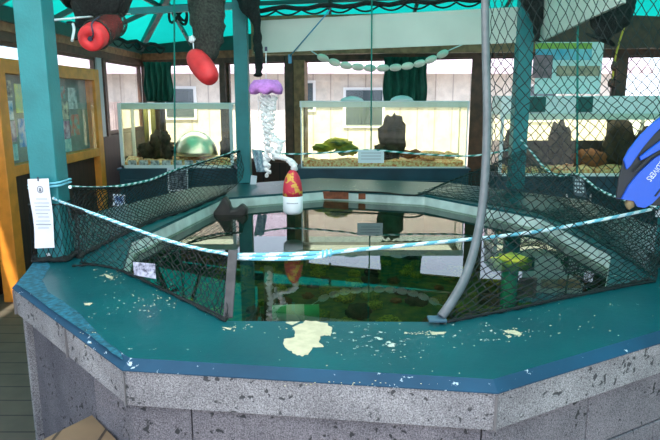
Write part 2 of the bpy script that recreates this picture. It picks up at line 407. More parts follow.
p = patch('sky_tint_patch', rough_poly([(17, 284), (40, 254), (50, 266), (42, 280), (48, 291), (78, 312), (104, 339), (120, 353), (123, 360), (100, 343), (60, 315)], .9, 4, 3), mat('sky-tinted rim patch', (.008, .10, .15), .65, .5, 45, .3, 80), ZR+.0006, pool)  # reflected-sky haze coloured in as a patch that widens the blue edge
p['label'] = 'blue tint of reflected sky coloured over the left corner'
rnd = random.Random(21); bm = nb()
for cx, cy, sx, sy, n in ((418, 333, 17, 1.6, 34), (512, 333, 14, 4, 34), (312, 330, 30, 8, 30), (340, 322, 60, 1.5, 26), (108, 276, 14, 5, 22), (150, 300, 45, 12, 50), (235, 327, 25, 4, 22), (350, 383.5, 60, 2, 22), (90, 330, 14, 10, 12), (400, 350, 90, 15, 26), (560, 320, 60, 16, 22)):
    for _ in range(n):
        x, y, r = rnd.gauss(cx, sx*.6), rnd.gauss(cy, sy*.6), rnd.uniform(.2, .7)
        if y < 323 and 222 < x < 450: continue
        bm_prism(bm, [PZ(x+r*1.7*math.cos(a)*rnd.uniform(.5, 1.2), y+r*.6*math.sin(a)*rnd.uniform(.5, 1.2), ZR+.0012) for a in [0, 1.1, 2.2, 3.3, 4.4, 5.4]], (0, 0, -1), .001)
o = obj('paint_chips', bm, CHIP, pool); o['kind'] = 'stuff'
# rust stain on the far lining
def on_lining(x, y):   # intersect the sight line with the far inner edge plane between I[5] and I[6]
    A, B = I[5], I[6]; v = ray(x, y); o = Vector((0, 0, H)); dd = (B-A); n = Vector((dd.y, -dd.x, 0)).normalized()
    t = (A-n*.0+n*(-.0)-o).dot(n)/v.dot(n); return o+v*t
n56 = Vector(((I[6]-I[5]).y, -(I[6]-I[5]).x, 0)).normalized()
if n56.y > 0: n56 = -n56
for px in ([(322, 191), (349, 191.5), (349, 199), (322, 198.5)], [(359, 193), (366, 193), (366, 199), (359, 199)]):
    bm = nb(); bm_prism(bm, [on_lining(*q)+n56*.016 for q in px], n56, .003); o = obj('rust_stain', bm, RUST, pool); o['label'] = 'rusty brown stain on the pale lining'
bm = nb(); bm.faces.new([bm.verts.new(p) for p in inset(I, .014, ZW)])
w = obj('water', bm, WATER)
if w.data.polygons[0].normal.z < 0: w.data.flip_normals()
tag(w, 'still dark water filling the touch pool, mirroring the windows', 'water', kind='stuff')

# wooden step box at the recess
bm = nb(); zs = .50
q = [PZ(x, y, zs) for x, y in ((92, 415), (128, 452), (60, 520), (10, 456))]
bm_prism(bm, q, (0, 0, -1), .03)
st = thing('wooden_step', 'low plank-topped wooden step box beside the near-left pool wall', 'step', (q[0].x, q[0].y, 0))
obj('top_boards', bm, WOODSTEP, st)
bm = nb(); cq = sum(q, Vector())/4
bm_prism(bm, [lerp(cq, p, .95)-Vector((0, 0, .03)) for p in q], (0, 0, -1), zs-.03); obj('box_frame', bm, WOOD_MD, st)

# ------------------------------------------------------------------ posts
def post(pos, s, ztop, label, z0=ZR):
    t = thing('canopy_post', label, 'post', (pos.x, pos.y, z0), 'teal canopy posts')
    bm = nb(); bm_box(bm, (pos.x, pos.y, (z0+ztop)/2), (s, s, ztop-z0)); obj('shaft', bm, TEAL_POST, t, bevel=.006)
    return t
P1 = PZ(57, 258, ZR); P1.y += .0
P4 = PZ(673, 262, ZR)
P2 = PY(245, 182, 6.15); P3 = PY(515, 190, 5.75)
S = .135
post1 = post(P1, .14, 2.75, 'wide teal square post at the left edge of the pool rim, paper notice on it')
post2 = post(P2, S, 2.75, 'teal square post at the far left of the rim, jellyfish hanging beside it')
post3 = post(P3, S, 2.75, 'teal square post behind the black net, far right of the rim')
post4 = post(P4, .14, 2.75, 'teal square post cut by the right edge of the view, foot in gathered net')
bm = nb(); bm_box(bm, (P1.x, P1.y, ZR+.012), (.165, .165, .022)); obj('foot_seal', bm, TEAL_DARK, post1)
bm = nb(); c = PY(48, 255, P1.y-.075); bm_lathe(bm, [(.011, 0), (.011, .004), (.006, .006)], 12, Matrix.Translation((c.x, P1.y-.07, c.z)) @ Matrix.Rotation(PI/2, 4, 'X')); obj('white_cap', bm, WHITE, post1)
# header beams
ZH = 2.70
for A, B, lab in ((P1, P2, 'teal header beam running over the left posts'), (P2, P3, 'teal header beam across the far posts above the pale fascia'), (P3, P4, 'teal header beam running over the right posts'), (P4, P1, 'teal header beam above the near side of the pool')):
    bm = nb(); bm_seg(bm, (A.x, A.y, ZH+.12), (B.x, B.y, ZH+.12), .09, .12, .04); tag(obj('header_beam', bm, TEAL_DARK, bevel=.004), lab, 'beam')
# fascia
def fboard(q, n, lab):
    bm = nb(); bm_prism(bm, q, n, .025); return tag(obj('fascia_board', bm, FASCIA), lab, 'board')
fboard([PY(254, 53, 6.35), PY(533, 42, 5.75), PY(533, 6, 5.75), PY(254, 21, 6.35)], (.2, .97, 0), 'long pale fascia board hung across the far side above the windows')
fboard([PY(535, 44, 5.72), PY(622, 3, 3.5), PY(622, -58, 3.5), PY(535, 6, 5.72)], (.97, .2, 0), 'pale fascia board coming forward at the right behind the net')

# ------------------------------------------------------------------ roof
eave = 2.36; XL, XR, YF, YB = -3.05, 5.3, .4, 9.08
apex = [Vector((-.2, 4.2, 3.9)), Vector((2.0, 4.2, 3.9))]
cs = [Vector((XL, YF, eave)), Vector((XR, YF, eave)), Vector((XR, 7.35, eave)), Vector((XL, 9.72, eave))]
bm = nb()
for q in ((cs[1], cs[2], apex[1]), (cs[2], cs[3], apex[0], apex[1]), (cs[3], cs[0], apex[0])):
    bm.faces.new([bm.verts.new(p) for p in q])
rf = thing('canopy_roof', 'bright teal translucent hipped roof sheeting with dark rafters overhead', 'roof', (1, 5, eave))
obj('roof_sheet', bm, ROOF, rf)
mlo, mhi = Vector((1.0, YF, eave)), lerp(apex[0], apex[1], .4)
bm = nb(); bm.faces.new([bm.verts.new(p) for p in (mlo, cs[1], apex[1], mhi)]); obj('roof_sheet', bm, ROOF, rf)
bm = nb(); bm.faces.new([bm.verts.new(p) for p in (cs[0], mlo, mhi, apex[0])]); o = obj('roof_sheet', bm, OPAL, rf); o['label'] = 'unseen white opal sheet added over the near slope for neutral light'  # white section added out of view so neutral light reaches the interior
def raf(a, b, w=.05, h=.07, m=TEAL_DARK):
    bm = nb(); o = Vector((0, 0, -.05)); bm_seg(bm, a+o, b+o, w, h); return obj('rafter', bm, m, rf)
for a in (cs[2], ): raf(a, apex[1])
raf(cs[3], apex[0], .07, .09)
for y in (2.2, 3.2, 4.2, 5.2, 6.2, 7.4):
    t = (y-YF)/(YB-YF); raf(Vector((XL, y, eave)), lerp(cs[0], apex[0], min(1, (y-YF)/3.8)) if y < 4.2 else lerp(cs[3], apex[0], (YB-y)/(YB-4.2)), .035, .05)
for x in (-2, -1, 0, 1, 2, 3, 4):
    top = apex[0]+(apex[1]-apex[0])*min(1, max(0, (x+.2)/2.2)); 
    if x < -.2: top = lerp(cs[3], apex[0], (x-XL)/(-.2-XL))
    if x > 2: top = lerp(cs[2], apex[1], (XR-x)/(XR-2))
    raf(lerp(cs[3], cs[2], (x-XL)/(XR-XL)), top, .035, .05)
for k in (.33, .62):       # purlins
    raf(lerp(cs[3], apex[0], k), lerp(cs[2], apex[1], k), .03, .05); raf(lerp(cs[3], apex[0], k), lerp(cs[0], apex[0], k), .03, .05)
# tie bars seen against the sheeting
for (x0, y0, x1, y1, Y0, Y1, w) in ((98, 13, 236, 6, 6.0, 6.15, .06),):
    bm = nb(); bm_seg(bm, PY(x0, y0, Y0), PY(x1, y1, Y1), w*.8, w); tag(obj('tie_bar', bm, TEAL_POST), 'teal tie bar reaching left from the far left post under the roof', 'bar')

# ------------------------------------------------------------------ room shell
def struct(name, bm, m, parent=None, **k): return obj(name, bm, m, parent, 'structure' if not parent else None, **k)
bm = nb(); bm_box(bm, (1.2, 3.8, -.05), (8.8, 11.6, .1)); struct('floor', bm, PLANK)
bm = nb(); bm_box(bm, (0, 20, -.16), (80, 80, .1)); struct('ground', bm, GROUND)
WZT, WZB = 2.20, .80
WB = [Vector((-2.95, 9.6, 0)), Vector((-.6, 8.55, 0)), Vector((2.0, 7.65, 0)), Vector((5.2, 7.3, 0))]
def wallseg(bm, a, b, z0, z1, t=.08): bm_seg(bm, (a.x, a.y, (z0+z1)/2), (b.x, b.y, (z0+z1)/2), t, z1-z0)
bm = nb()
for i in range(3): wallseg(bm, WB[i], WB[i+1], 0, WZB)
struct('wall_back', bm, PANEL_DK)
bm = nb()
for i in range(3): wallseg(bm, WB[i], WB[i+1], WZT, eave, .14)
struct('trim_1', bm, WOOD_DK)
bm = nb()
for i in range(3):
    q = Vector((0, -.075, 0)); wallseg(bm, WB[i]+q, WB[i+1]+q, 2.27, 2.37, .02)
struct('trim_2', bm, WOOD_MD)
def wall_at(px):      # point of the back wall seen at pixel column px
    r = (px-330)/F
    for i in range(3):
        a, b = WB[i], WB[i+1]; k = CP  # x = r*fw ; approximate with fw at horizon height
        # solve x/y = tan(bearing) for points near camera height: bearing from ray at y=100
        v = ray(px, 110); s = v.x/v.y
        den = (b.x-a.x)-s*(b.y-a.y); t = (s*a.y-a.x)/den
        if -.001 <= t <= 1.001: return lerp(a, b, t), math.atan2((b-a).y, (b-a).x)
    return b.copy(), 0
bm = nb(); bm_seg(bm, (-.95, 7.6, 2.445), (2.4, 7.1, 2.445), .07, .45); struct('trim_17', bm, WOOD_MD)
VAL = mat('dark green valance paint', (.004, .06, .05), .6, .2, 5)
bm = nb(); bm_seg(bm, (-2.86, 9.35, 2.47), (-1.0, 8.52, 2.47), .04, .22); struct('trim_18', bm, VAL)
bm = nb(); bm_seg(bm, (-2.84, 1.0, 2.455), (-2.84, 9.3, 2.455), .04, .19); struct('trim_19', bm, VAL)
bm = nb(); bm_seg(bm, (2.45, 7.22, 2.44), (5.1, 6.95, 2.44), .06, .36); struct('trim_20', bm, WOOD_DK)
posts_px = [(160, .06, WOOD_DK), (226, .09, WOOD_DK), (291, .12, WOOD_DK), (301, .16, WOOD_MD), (479, .22, WOOD_DK), (520, .09, WOOD_DK), (616, .12, WOOD_DK), (690, .1, WOOD_DK)]
wposts = []
for k, (px, w, m) in enumerate(posts_px):
    c, an = wall_at(px); bm = nb(); bm_box(bm, (c.x, c.y-.02, (WZB+WZT)/2), (w, .12, WZT-WZB+.02), an); struct('trim_%d' % (k+3), bm, m); wposts.append(c)
spans = [(0, None, 160), (1, 160, 226), (2, 226, 291), (3, 301, 479), (4, 479, 520), (5, 520, 616), (6, 616, 690)]
for k, p0, p1 in spans:
    a = WB[0] if p0 is None else wall_at(p0)[0]; b = wall_at(p1)[0]
    win = thing('window_%d' % (k+1), 'x', 'x', (a.x, a.y, WZB)); del win['label']; del win['category']; win['kind'] = 'structure'
    bm = nb(); 
    zs2 = ((WZT-.02, WZT+.04), (WZB-.03, WZB+.04))
    for z0, z1 in zs2: wallseg(bm, a, b, z0, z1, .05)
    d = (b-a).normalized(); 
    for p in (a+d*.06, b-d*.06): bm_box(bm, (p.x, p.y, (WZT+WZB)/2), (.05, .04, WZT-WZB), math.atan2(d.y, d.x))
    obj('window_frame', bm, WOOD_DK, win)
    bm = nb(); bm_seg(bm, (a.x, a.y, (WZT+WZB)/2), (b.x, b.y, (WZT+WZB)/2), .006, WZT-WZB); obj('pane', bm, GLASS, win)
bm = nb(); bm_box(bm, (5.24, 3.6, 1.18), (.08, 7.0, 2.36)); struct('wall_right', bm, PANEL_DK)
# left wall with two openings
XW = -2.95; WS = 1.22
bm = nb(); bm_box(bm, (XW, 5.25, WS/2), (.08, 8.7, WS)); struct('wall_left', bm, PANEL_DK)
bm = nb(); bm_box(bm, (XW, 5.25, 2.28), (.10, 8.7, .16)); struct('trim_12', bm, WOOD_DK)
bm = nb(); bm_box(bm, (XW+.06, 5.25, 2.325), (.03, 8.7, .08)); struct('trim_13', bm, WOOD_MD)
ys = [.9, 4.35, 7.3, 8.95]
for k, y in enumerate([4.35, 7.80]):
    bm = nb(); bm_box(bm, (XW, y, (WS+2.2)/2), (.08, .10 if k == 0 else .16, 1.0), 0); struct('trim_%d' % (14+k), bm, WOOD_DK if k == 0 else mat('grey painted wood', (.42, .42, .44), .6))
bm = nb(); bm_box(bm, (XW+.01, 7.97, (WS+2.2)/2), (.08, .09, 1.0)); struct('trim_16', bm, WOOD_DK)
for k, (y0, y1) in enumerate([(.9, 4.3), (4.4, 7.71), (8.02, 9.55)]):
    win = thing('window_%d' % (8+k), 'x', 'x', (XW, y0, WS)); del win['label']; del win['category']; win['kind'] = 'structure'
    bm = nb()
    for z in (WS+.03, 2.19): bm_box(bm, (XW, (y0+y1)/2, z), (.05, y1-y0, .05))
    for y in (y0+.03, y1-.03): bm_box(bm, (XW, y, (WS+2.2)/2), (.05, .05, .98))
    obj('window_frame', bm, WOOD_DK, win)
    bm = nb(); bm_box(bm, (XW, (y0+y1)/2, (WS+2.2)/2), (.006, y1-y0, .98)); obj('pane', bm, GLASS, win)

# ------------------------------------------------------------------ buildings outside
def building(name, x0, x1, Y, zt, wall, roofm, label, wins, D=4, overhang=.5, rise=1.6, zroof=None):
    t = thing(name, label, 'building', ((x0+x1)/2, Y, -.1))
    bm = nb(); bm_box(bm, ((x0+x1)/2, Y+D/2, zt/2-.05), (x1-x0, D, zt+.1)); obj('wall', bm, wall, t)
    bm = nb(); a = (x0-.3, x1+.3)
    prof = [(Y-overhang, zt-.05), (Y+D/2, zt+rise), (Y+D+overhang, zt-.05), (Y+D+overhang, zt+.08), (Y+D/2, zt+rise+.15), (Y-overhang, zt+.08)]
    bm_prism(bm, [(a[0], y, z) for y, z in prof], (1, 0, 0), a[1]-a[0]); obj('roof', bm, roofm, t)
    for (wx, wz, ww, wh) in wins:
        bm = nb(); bm_box(bm, (wx, Y-.02, wz), (ww+.12, .06, wh+.12)); fr = obj('window_frame', bm, EXTWHITE, t)
        bm = nb(); bm_box(bm, (wx, Y-.06, wz), (ww, .02, wh)); obj('pane', bm, DARKGLASS, fr)
    return t
building('siding_house', -6.0, 6.5, 13.5, 2.26, SIDING, SHINGLE, 'cream sided building with low pinkish shingle roof beyond the far windows', [(-.55, 1.75, .35, .55), (.75, 1.5, .8, .75), (-3.3, 1.6, .6, .6), (4.6, 1.6, .7, .7)], rise=1.0)
bx = thing('blue_roofed_shed', 'white shed with blue ribbed metal roof outside the left windows', 'building', (-7, 12, -.1))
bm = nb(); bm_box(bm, (-8.2, 18, 1.1), (4, 22, 2.3)); obj('wall', bm, EXTWHITE, bx)
bm = nb(); bm_prism(bm, [(-5.9, 7, 2.2), (-5.9, 30, 2.2), (-9.5, 30, 3.4), (-9.5, 7, 3.4)], (0, 0, 1), .08); obj('roof', bm, BLUEROOF, bx)
bm = nb(); 
for k in range(66): bm_box(bm, (-4.4, 4.0+k*.135, .75), (.03, .12, 1.75))
for z in (.4, 1.4): bm_box(bm, (-4.44, 8.4, z), (.04, 8.9, .08))
tag(obj('plank_fence', bm, mat('pinkish fence wood', (.52, .38, .33), .8, .15, 6)), 'pinkish plank fence outside the left windows below the blue roof', 'fence')

# ------------------------------------------------------------------ display case on the left
dx = -2.70; dc = thing('display_case', 'orange wooden display case full of posters against the left wall', 'display case', (dx, 5.8, 0))
y0, y1, zt2 = 4.93, 6.95, 2.02
for y in (y0, y1):
    bm = nb(); bm_box(bm, (dx, y, zt2/2), (.14, .14, zt2)); obj('upright', bm, ORANGE, dc, bevel=.006)
for z, h in ((zt2-.06, .12), (1.10, .09)):
    bm = nb(); bm_box(bm, (dx+.005, (y0+y1)/2, z), (.12, y1-y0, h)); obj('rail', bm, ORANGE, dc, bevel=.004)
for y in ((y0+y1)/2+.02,):
    bm = nb(); bm_box(bm, (dx, y, 1.5), (.06, .05, .8)); obj('upright', bm, ORANGE, dc)
bm = nb(); bm_box(bm, (dx-.05, (y0+y1)/2, 1.5), (.02, y1-y0, .85)); obj('back_board', bm, mat('grey felt', (.28, .32, .30), .8, .1, 9), dc)
bm = nb(); bm_box(bm, (dx-.02, (y0+y1)/2, .53), (.03, y1-y0, 1.06)); obj('lower_panel', bm, PANEL_DK, dc)
bm = nb(); bm_box(bm, (dx+.05, (y0+y1)/2, 1.5), (.006, y1-y0-.1, .78)); obj('glass_front', bm, GLASS, dc)
post_cols = [((.55, .60, .62), (.15, .2, .2)), ((.10, .32, .30), (.5, .1, .06)), ((.06, .06, .07), (.55, .55, .4)), ((.02, .22, .42), (.6, .7, .75)), ((.16, .05, .14), (.4, .35, .45)), ((.45, .62, .55), (.1, .35, .4)), ((.45, .5, .3), (.8, .7, .2)), ((.03, .18, .5), (.7, .8, .85))]
spots = [(6.5, 1.70, .22, .22), (6.5, 1.42, .24, .22), (5.12, 1.78, .30, .14), (5.12, 1.60, .28, .16), (5.14, 1.42, .26, .18), (5.16, 1.24, .22, .14), (5.42, 1.70, .2, .25), (5.42, 1.4, .2, .25),
         (5.98, 1.72, .22, .2), (6.22, 1.76, .2, .12), (6.25, 1.58, .26, .18), (6.02, 1.50, .16, .14), (6.24, 1.38, .26, .18), (6.25, 1.22, .25, .13), (6.02, 1.28, .18, .22)]
plab = ['dark purple picture high by the right upright', 'bright blue picture by the right upright', 'pale poster at the top left', 'pale grey card below the topmost card', 'teal poster with red plant', 'dark card near the lower rail', 'grey picture in the middle column', 'green picture low in the middle column',
        'light green sheet upper right', 'small pale card at the top right', 'dark purple picture', 'blue round sea badge', 'pale green chart', 'blue wave picture above the rail', 'blue and yellow sheet low down']
for k, (y, z, w, h) in enumerate(spots):
    c1, c2 = [tuple(min(.9, v*1.5) for v in c) for c in post_cols[k % 8]]; bm = nb(); bm_box(bm, (dx-.035, y, z), (.006, w, h))
    tag(obj('poster', bm, mat('poster print %d' % (k % 8), c1, .5, col2=c2, vscale=14)), plab[k]+' pinned inside the orange display case', 'poster', 'posters in the display case')

# ------------------------------------------------------------------ aquariums
def dome(parent, c, r):
    pass
def lump(name, c, s, m, label, cat, group=None, seed=0, amp=.35, fr=2, sub=3, parent=None):
    bm = nb(); bm_blob(bm, c, s, seed, amp, fr, sub); o = obj(name, bm, m, parent)
    if label: tag(o, label, cat, group)
    return o
def aquarium(x0, x1, Y, Yb, z0, z1, rz, label, standlabel, frame_m=WHITE, lid=.05, fw=.02, stand_w=.06):
    c = Vector(((x0+x1)/2, Y, z0)); t = thing('aquarium', label, 'aquarium', c)
    w, D, h = x1-x0, Yb-Y, z1-z0
    M = Matrix.Translation(c) @ Matrix.Rotation(rz, 4, 'Z')
    def B(bm, cx, cy, cz, sx, sy, sz): bm_box(bm, None, (sx, sy, sz), M=M @ Matrix.Translation((cx, cy, cz)))
    bm = nb(); B(bm, 0, D/2, -.01+h, w+.02, D, .02); B(bm, 0, .008, h-.045, w+.02, .016, .05); B(bm, 0, D-.008, h-.045, w+.02, .016, .05); obj('lid', bm, frame_m, t, bevel=.004)
    bm = nb()
    for sx in (-1, 1):
        for yy in (0, D): B(bm, sx*(w/2-fw/2), yy, h/2, fw, fw, h)
    for yy in (0, D): B(bm, 0, yy, fw/2, w, fw, fw)
    obj('frame', bm, frame_m, t)
    bm = nb(); B(bm, 0, 0, h/2, w-.02, .006, h-.02); B(bm, 0, D, h/2, w-.02, .006, h-.02); B(bm, -w/2+.01, D/2, h/2, .006, D, h-.02); B(bm, w/2-.01, D/2, h/2, .006, D, h-.02)
    obj('glass', bm, AQGLASS, t)
    bm = nb(); n = 26      # gravel bed
    g = [[bm.verts.new(M @ Vector((-w/2+.03+(w-.06)*i/n, .015+(D-.03)*j/5, fw+.055+.05*noise.noise(Vector((i*.45, j*.7, x0))))))for j in range(6)] for i in range(n+1)]
    b0 = [[bm.verts.new(M @ Vector((-w/2+.03+(w-.06)*i/n, .015+(D-.03)*j/5, fw))) for j in (0, 5)] for i in range(n+1)]
    for i in range(n):
        for j in range(5): bm.faces.new((g[i][j], g[i+1][j], g[i+1][j+1], g[i][j+1]))
        bm.faces.new((g[i][0], b0[i][0], b0[i+1][0], g[i+1][0])); bm.faces.new((g[i][5], g[i+1][5], b0[i+1][1], b0[i][1]))
    gr = obj('gravel', bm, GRAVEL, t); gr['kind'] = 'stuff'
    bm = nb(); B(bm, 0, D*.55, h-.035, w*.9, .28, .012); o = obj('lamp_strip', bm, LAMP, t); o['label'] = 'lit lamp strip under the lid'
    s = thing('aquarium_stand', standlabel, 'cabinet', (c.x, c.y, 0))
    bm = nb(); B(bm, 0, D/2, -z0/2-.012, w+stand_w, D+.04, z0-.0245); obj('body', bm, NAVY, s, bevel=.006)
    bm = nb(); B(bm, 0, D/2-.015, -.0125, w+stand_w+.03, D+.06, .024); obj('top', bm, NAVY, s)
    for sx in (-.25, .25):
        bm = nb(); B(bm, sx*w, -.03, -z0/2-.05, w*.46, .018, z0*.8); d = obj('door', bm, NAVY, s, bevel=.003)
        bm = nb(); B(bm, sx*w*.3, -.05, -z0/2+.2, .012, .025, .1); obj('handle', bm, METAL, d)
    return t, M, w, D, h
# left tank
a = PY(122, 168, 7.15); b = PY(234, 168, 7.15); zt3 = PY(122, 103, 7.15).z; z03 = a.z
tL, M, w, D, h = aquarium(a.x, b.x, 7.15, 7.60, z03, zt3, 0, 'white framed aquarium with a silver dome inside, at the far left', 'dark blue-green cabinet under the left aquarium', lid=.04, fw=.035)
def IN(M, x, y, z): return M @ Vector((x, y, z))
bm = nb(); R_ = .27
bm_lathe(bm, [(R_*math.cos(a), .30*math.sin(a)) for a in [PI/2*i/10 for i in range(10)]]+[(.01, .30)], 32, Matrix.Translation(IN(M, .17, .22, .13)) @ Matrix.Diagonal((1, .7, 1, 1)))
tag(obj('silver_dome', bm, METAL), 'polished silver dome sitting on the gravel in the left aquarium', 'dome')
for k, (x, z, sx, sz) in enumerate([(-.42, .18, .10, .10), (-.28, .24, .12, .17), (-.17, .20, .08, .13), (.54, .2, .07, .14), (-.2, .34, .07, .08), (.0, .17, .08, .07)]):
    lump('reef_rock', IN(M, x, .2+.03*(k % 2), z), (sx, .08, sz), ROCK, ['small dark rock at the left end', 'tall dark branching rock', 'dark rock left of the silver dome', 'dark rock right of the silver dome', 'dark rock topping the tall pile', 'low dark rock against the dome'][k]+' in the left aquarium', 'rock', 'rocks in the left aquarium', k, .55, 3)
for k, x in enumerate((-.47, -.38)):
    bm = nb(); bm_tube(bm, [IN(M, x, .40, .12), IN(M, x, .40, h-.06)], .028, 10); tag(obj('tank_pipe', bm, mat('olive pipe', (.22, .20, .05), .6, .2, 10)), ('left' if k == 0 else 'right')+' one of two olive upright pipes in the left aquarium', 'pipe')
for k in range(7):
    bm = nb(); c = IN(M, -w/2+.13+k*.135, -.008, .055); bm_box(bm, c, (.10, .006, .075), 0)
    o = obj('species_card', bm, mat('species card', (.62, .64, .62), .5, col2=(.12, .14, .14), vscale=32)); tag(o, 'small picture card along the bottom edge of the left aquarium front', 'card', 'species cards')
# centre tank
Yc = 6.95
a = PY(301, 168, Yc); b = PY(466, 168, Yc); zt3 = PY(330, 101, Yc).z
tC, M, w, D, h = aquarium(a.x, b.x, Yc, Yc+.42, a.z, zt3, 0, 'wide clear aquarium with bright gravel in front of the middle window', 'long dark blue-green cabinet under the middle aquarium', lid=.035, fw=.015)
for k, (x, z, sx, sz, m_) in enumerate([(-.70, .22, .13, .05, ALGAE), (-.52, .27, .16, .06, ALGAE), (-.42, .2, .13, .07, MOSS), (-.02, .16, .10, .10, ROCK), (.12, .34, .14, .28, ROCK), (.35, .14, .14, .05, BRICK), (.55, .13, .2, .05, GRAVEL), (.78, .12, .1, .05, GRAVEL)]):
    lump('reef_rock', IN(M, x, .2, z), (sx, .09, sz), m_, ['yellow-green coral plate at the left', 'larger yellow-green coral ledge', 'green weedy rock', 'low dark rock mid tank', 'tall dark upright rock', 'reddish rock right of centre', 'pale broad mound of shells', 'small mound at the right end'][k]+' in the middle aquarium', 'rock', 'rocks in the middle aquarium', k+9, .5, 3)
bm = nb(); bm_lathe(bm, [(.14, 0), (.12, .03), (.07, .055), (.01, .065)], 24, Matrix.Translation((PY(402, 100, 7.1).x, 7.12, zt3)))
tag(obj('lid_dome', bm, WHITE), 'white domed lamp cover on the right of the middle aquarium lid', 'lamp cover', 'lamp covers')
bm = nb(); bm_lathe(bm, [(.14, 0), (.12, .025), (.07, .045), (.01, .055)], 24, Matrix.Translation((PY(352, 100, 7.1).x, 7.12, zt3)))
tag(obj('lid_dome', bm, WHITE), 'white domed lamp cover on the left of the middle aquarium lid', 'lamp cover', 'lamp covers')
# right tank
Yr = 6.45
a = PY(498, 176, Yr); b = PY(626, 176, Yr-.0); zt3 = PY(560, 113, Yr).z
tR, M, w, D, h = aquarium(a.x, b.x+.35, Yr, Yr+.42, a.z, zt3, 0, 'dark aquarium with a white hood seen through the black net at the right', 'dark blue-green cabinet under the right aquarium', lid=.03, fw=.03)
bm = nb(); bm_box(bm, None, (w-.05, .008, h*.52), M=M @ Matrix.Translation((0, D-.02, h*.27))); o = obj('backdrop', bm, mat('dark backdrop film', (.02, .022, .02), .6), tR); o['label'] = 'dark film behind the lower half'
zh = PY(560, 96, Yr).z
bm = nb(); bm_box(bm, None, (w, D*.9, zh-zt3), M=M @ Matrix.Translation((0, D*.5, h+(zh-zt3)/2+.001))); hd = obj('lamp_hood', bm, mat('bright white plastic', (.92, .92, .92), .4), bevel=.005); tag(hd, 'long white lamp hood on top of the right aquarium', 'lamp hood')
for px in (537, 584):
    bm = nb(); c = PY(px, 104, Yr+.02); bm_box(bm, (c.x, c.y-.012, (zh+zt3)/2), (.17, .02, zh-zt3-.02)); o = obj('green_panel', bm, mat('dark green panel', (.02, .12, .11), .6), hd); o['label'] = 'dark green square panel'
for k, (x, z, sx, sz, m_) in enumerate([(-.45, .16, .16, .10, ROCK), (-.15, .32, .12, .26, ROCK), (.2, .16, .2, .11, BRICK), (.5, .32, .15, .27, ROCK), (.78, .26, .12, .24, ROCK), (-.65, .28, .1, .24, ROCK)]):
    lump('reef_rock', IN(M, x, .22, z), (sx, .1, sz), m_, ['low dark rock at the left', 'tall dark rock left of centre', 'reddish brown rock mound', 'tallest dark rock', 'dark rock at the right end', 'dark rock in the left corner'][k]+' in the right aquarium', 'rock', 'rocks in the right aquarium', k+19, .5, 3)

# poster banner above the right tank
c0, c1 = PY(534, 93, 6.9), PY(604, 40, 6.9)
bn = thing('hanging_banner', 'sea view banner with blue sky and pink picture hung above the right aquarium', 'banner', (c0.x, 6.9, c0.z))
def brect(xa, ya, xb, yb, m, nm, k):
    p, q = PY(xa, yb, 6.9-k*.004), PY(xb, ya, 6.9-k*.004); bm = nb(); bm_box(bm, ((p.x+q.x)/2, 6.9-k*.006, (p.z+q.z)/2), (q.x-p.x, .006, q.z-p.z)); obj(nm, bm, m, bn)
brect(534, 42, 604, 94, mat('banner cloth', (.88, .86, .86), .7), 'sheet', 0)
brect(535, 43, 592, 49, mat('banner green', (.40, .48, .08), .7, .2, 9), 'green_strip', 1)
brect(535, 49, 592, 60, mat('banner blue', (.10, .42, .62), .7, col2=(.4, .65, .75), vscale=4), 'sky_strip', 1)
brect(532, 55, 553, 78, mat('banner pink', (.36, .17, .20), .7, .3, 18), 'pink_picture', 2)
brect(556, 66, 600, 76, mat('banner peach', (.60, .36, .26), .7, .25, 12), 'peach_strip', 2)

# ------------------------------------------------------------------ curtains
def curtain(xa, xb, yt, yb, Y, label, flare=.02):
    a, b, bot = PY(xa, yt, Y), PY(xb, yt, Y), PY(xa, yb, Y).z; bm = nb(); n = 48; prev = None
    for j in range(9):
        z = lerp(a.z, bot, j/8); row = []
        for i in range(n+1):
            t = i/n; x = lerp(a.x, b.x, t); row.append(bm.verts.new((x+.01*math.sin(j*.9+t*9), Y+.035*math.sin(t*34+.3*math.sin(j))+.01*j/8, z)))
        if prev:
            for i in range(n): f = bm.faces.new((prev[i], prev[i+1], row[i+1], row[i])); f.smooth = True
        prev = row
    o = obj('curtain', bm, CURTAIN); so = o.modifiers.new('s', 'SOLIDIFY'); so.thickness = .004
    tag(o, label, 'curtain', 'green curtains')
curtain(384, 428, 57, 104, 7.55, 'short dark green curtain gathered in the middle window, under the white floats')
curtain(143, 171, 62, 102, 8.3, 'dark green curtain in the left corner behind the left aquarium')

# ------------------------------------------------------------------ ropes
def rope(pts, r, mats, label, n=10, twist=4, name='rope', cat='rope'):
    sp = spline(pts, n); L = sum((sp[i+1]-sp[i]).length for i in range(len(sp)-1)); m = max(20, int(L/(r*1.6)))
    # resample evenly
    out = [sp[0]]; acc = 0; step = L/m; need = step
    for i in range(len(sp)-1):
        a, b = sp[i], sp[i+1]; l = (b-a).length
        while acc+l >= need-1e-9 and l > 1e-9:
            out.append(lerp(a, b, (need-acc)/l)); need += step
        acc += l
    bm = nb(); bm_tube(bm, out, r, 8, twist=twist)
    return tag(obj(name, bm, mats), label, cat)
p1f = P1.y-.085
rope([PY(53, 198, p1f), PY(64, 203, p1f), PY(100, 216, 2.75), PY(160, 238, 2.55), PY(200, 249, 2.5), PY(222, 253, 2.42), PY(232, 256, 2.40)], .0075, [ROPE_W, ROPE_B], 'white twisted rope sloping from the left post down to the grey strap')
K = 2.40
rope([PY(233, 255, K), PY(280, 254.5, 2.38), PY(318, 253, 2.36), PY(330, 252, 2.36)], .0085, [ROPE_W, ROPE_B], 'upper run of the doubled pale rope in the middle of the pool', twist=8)
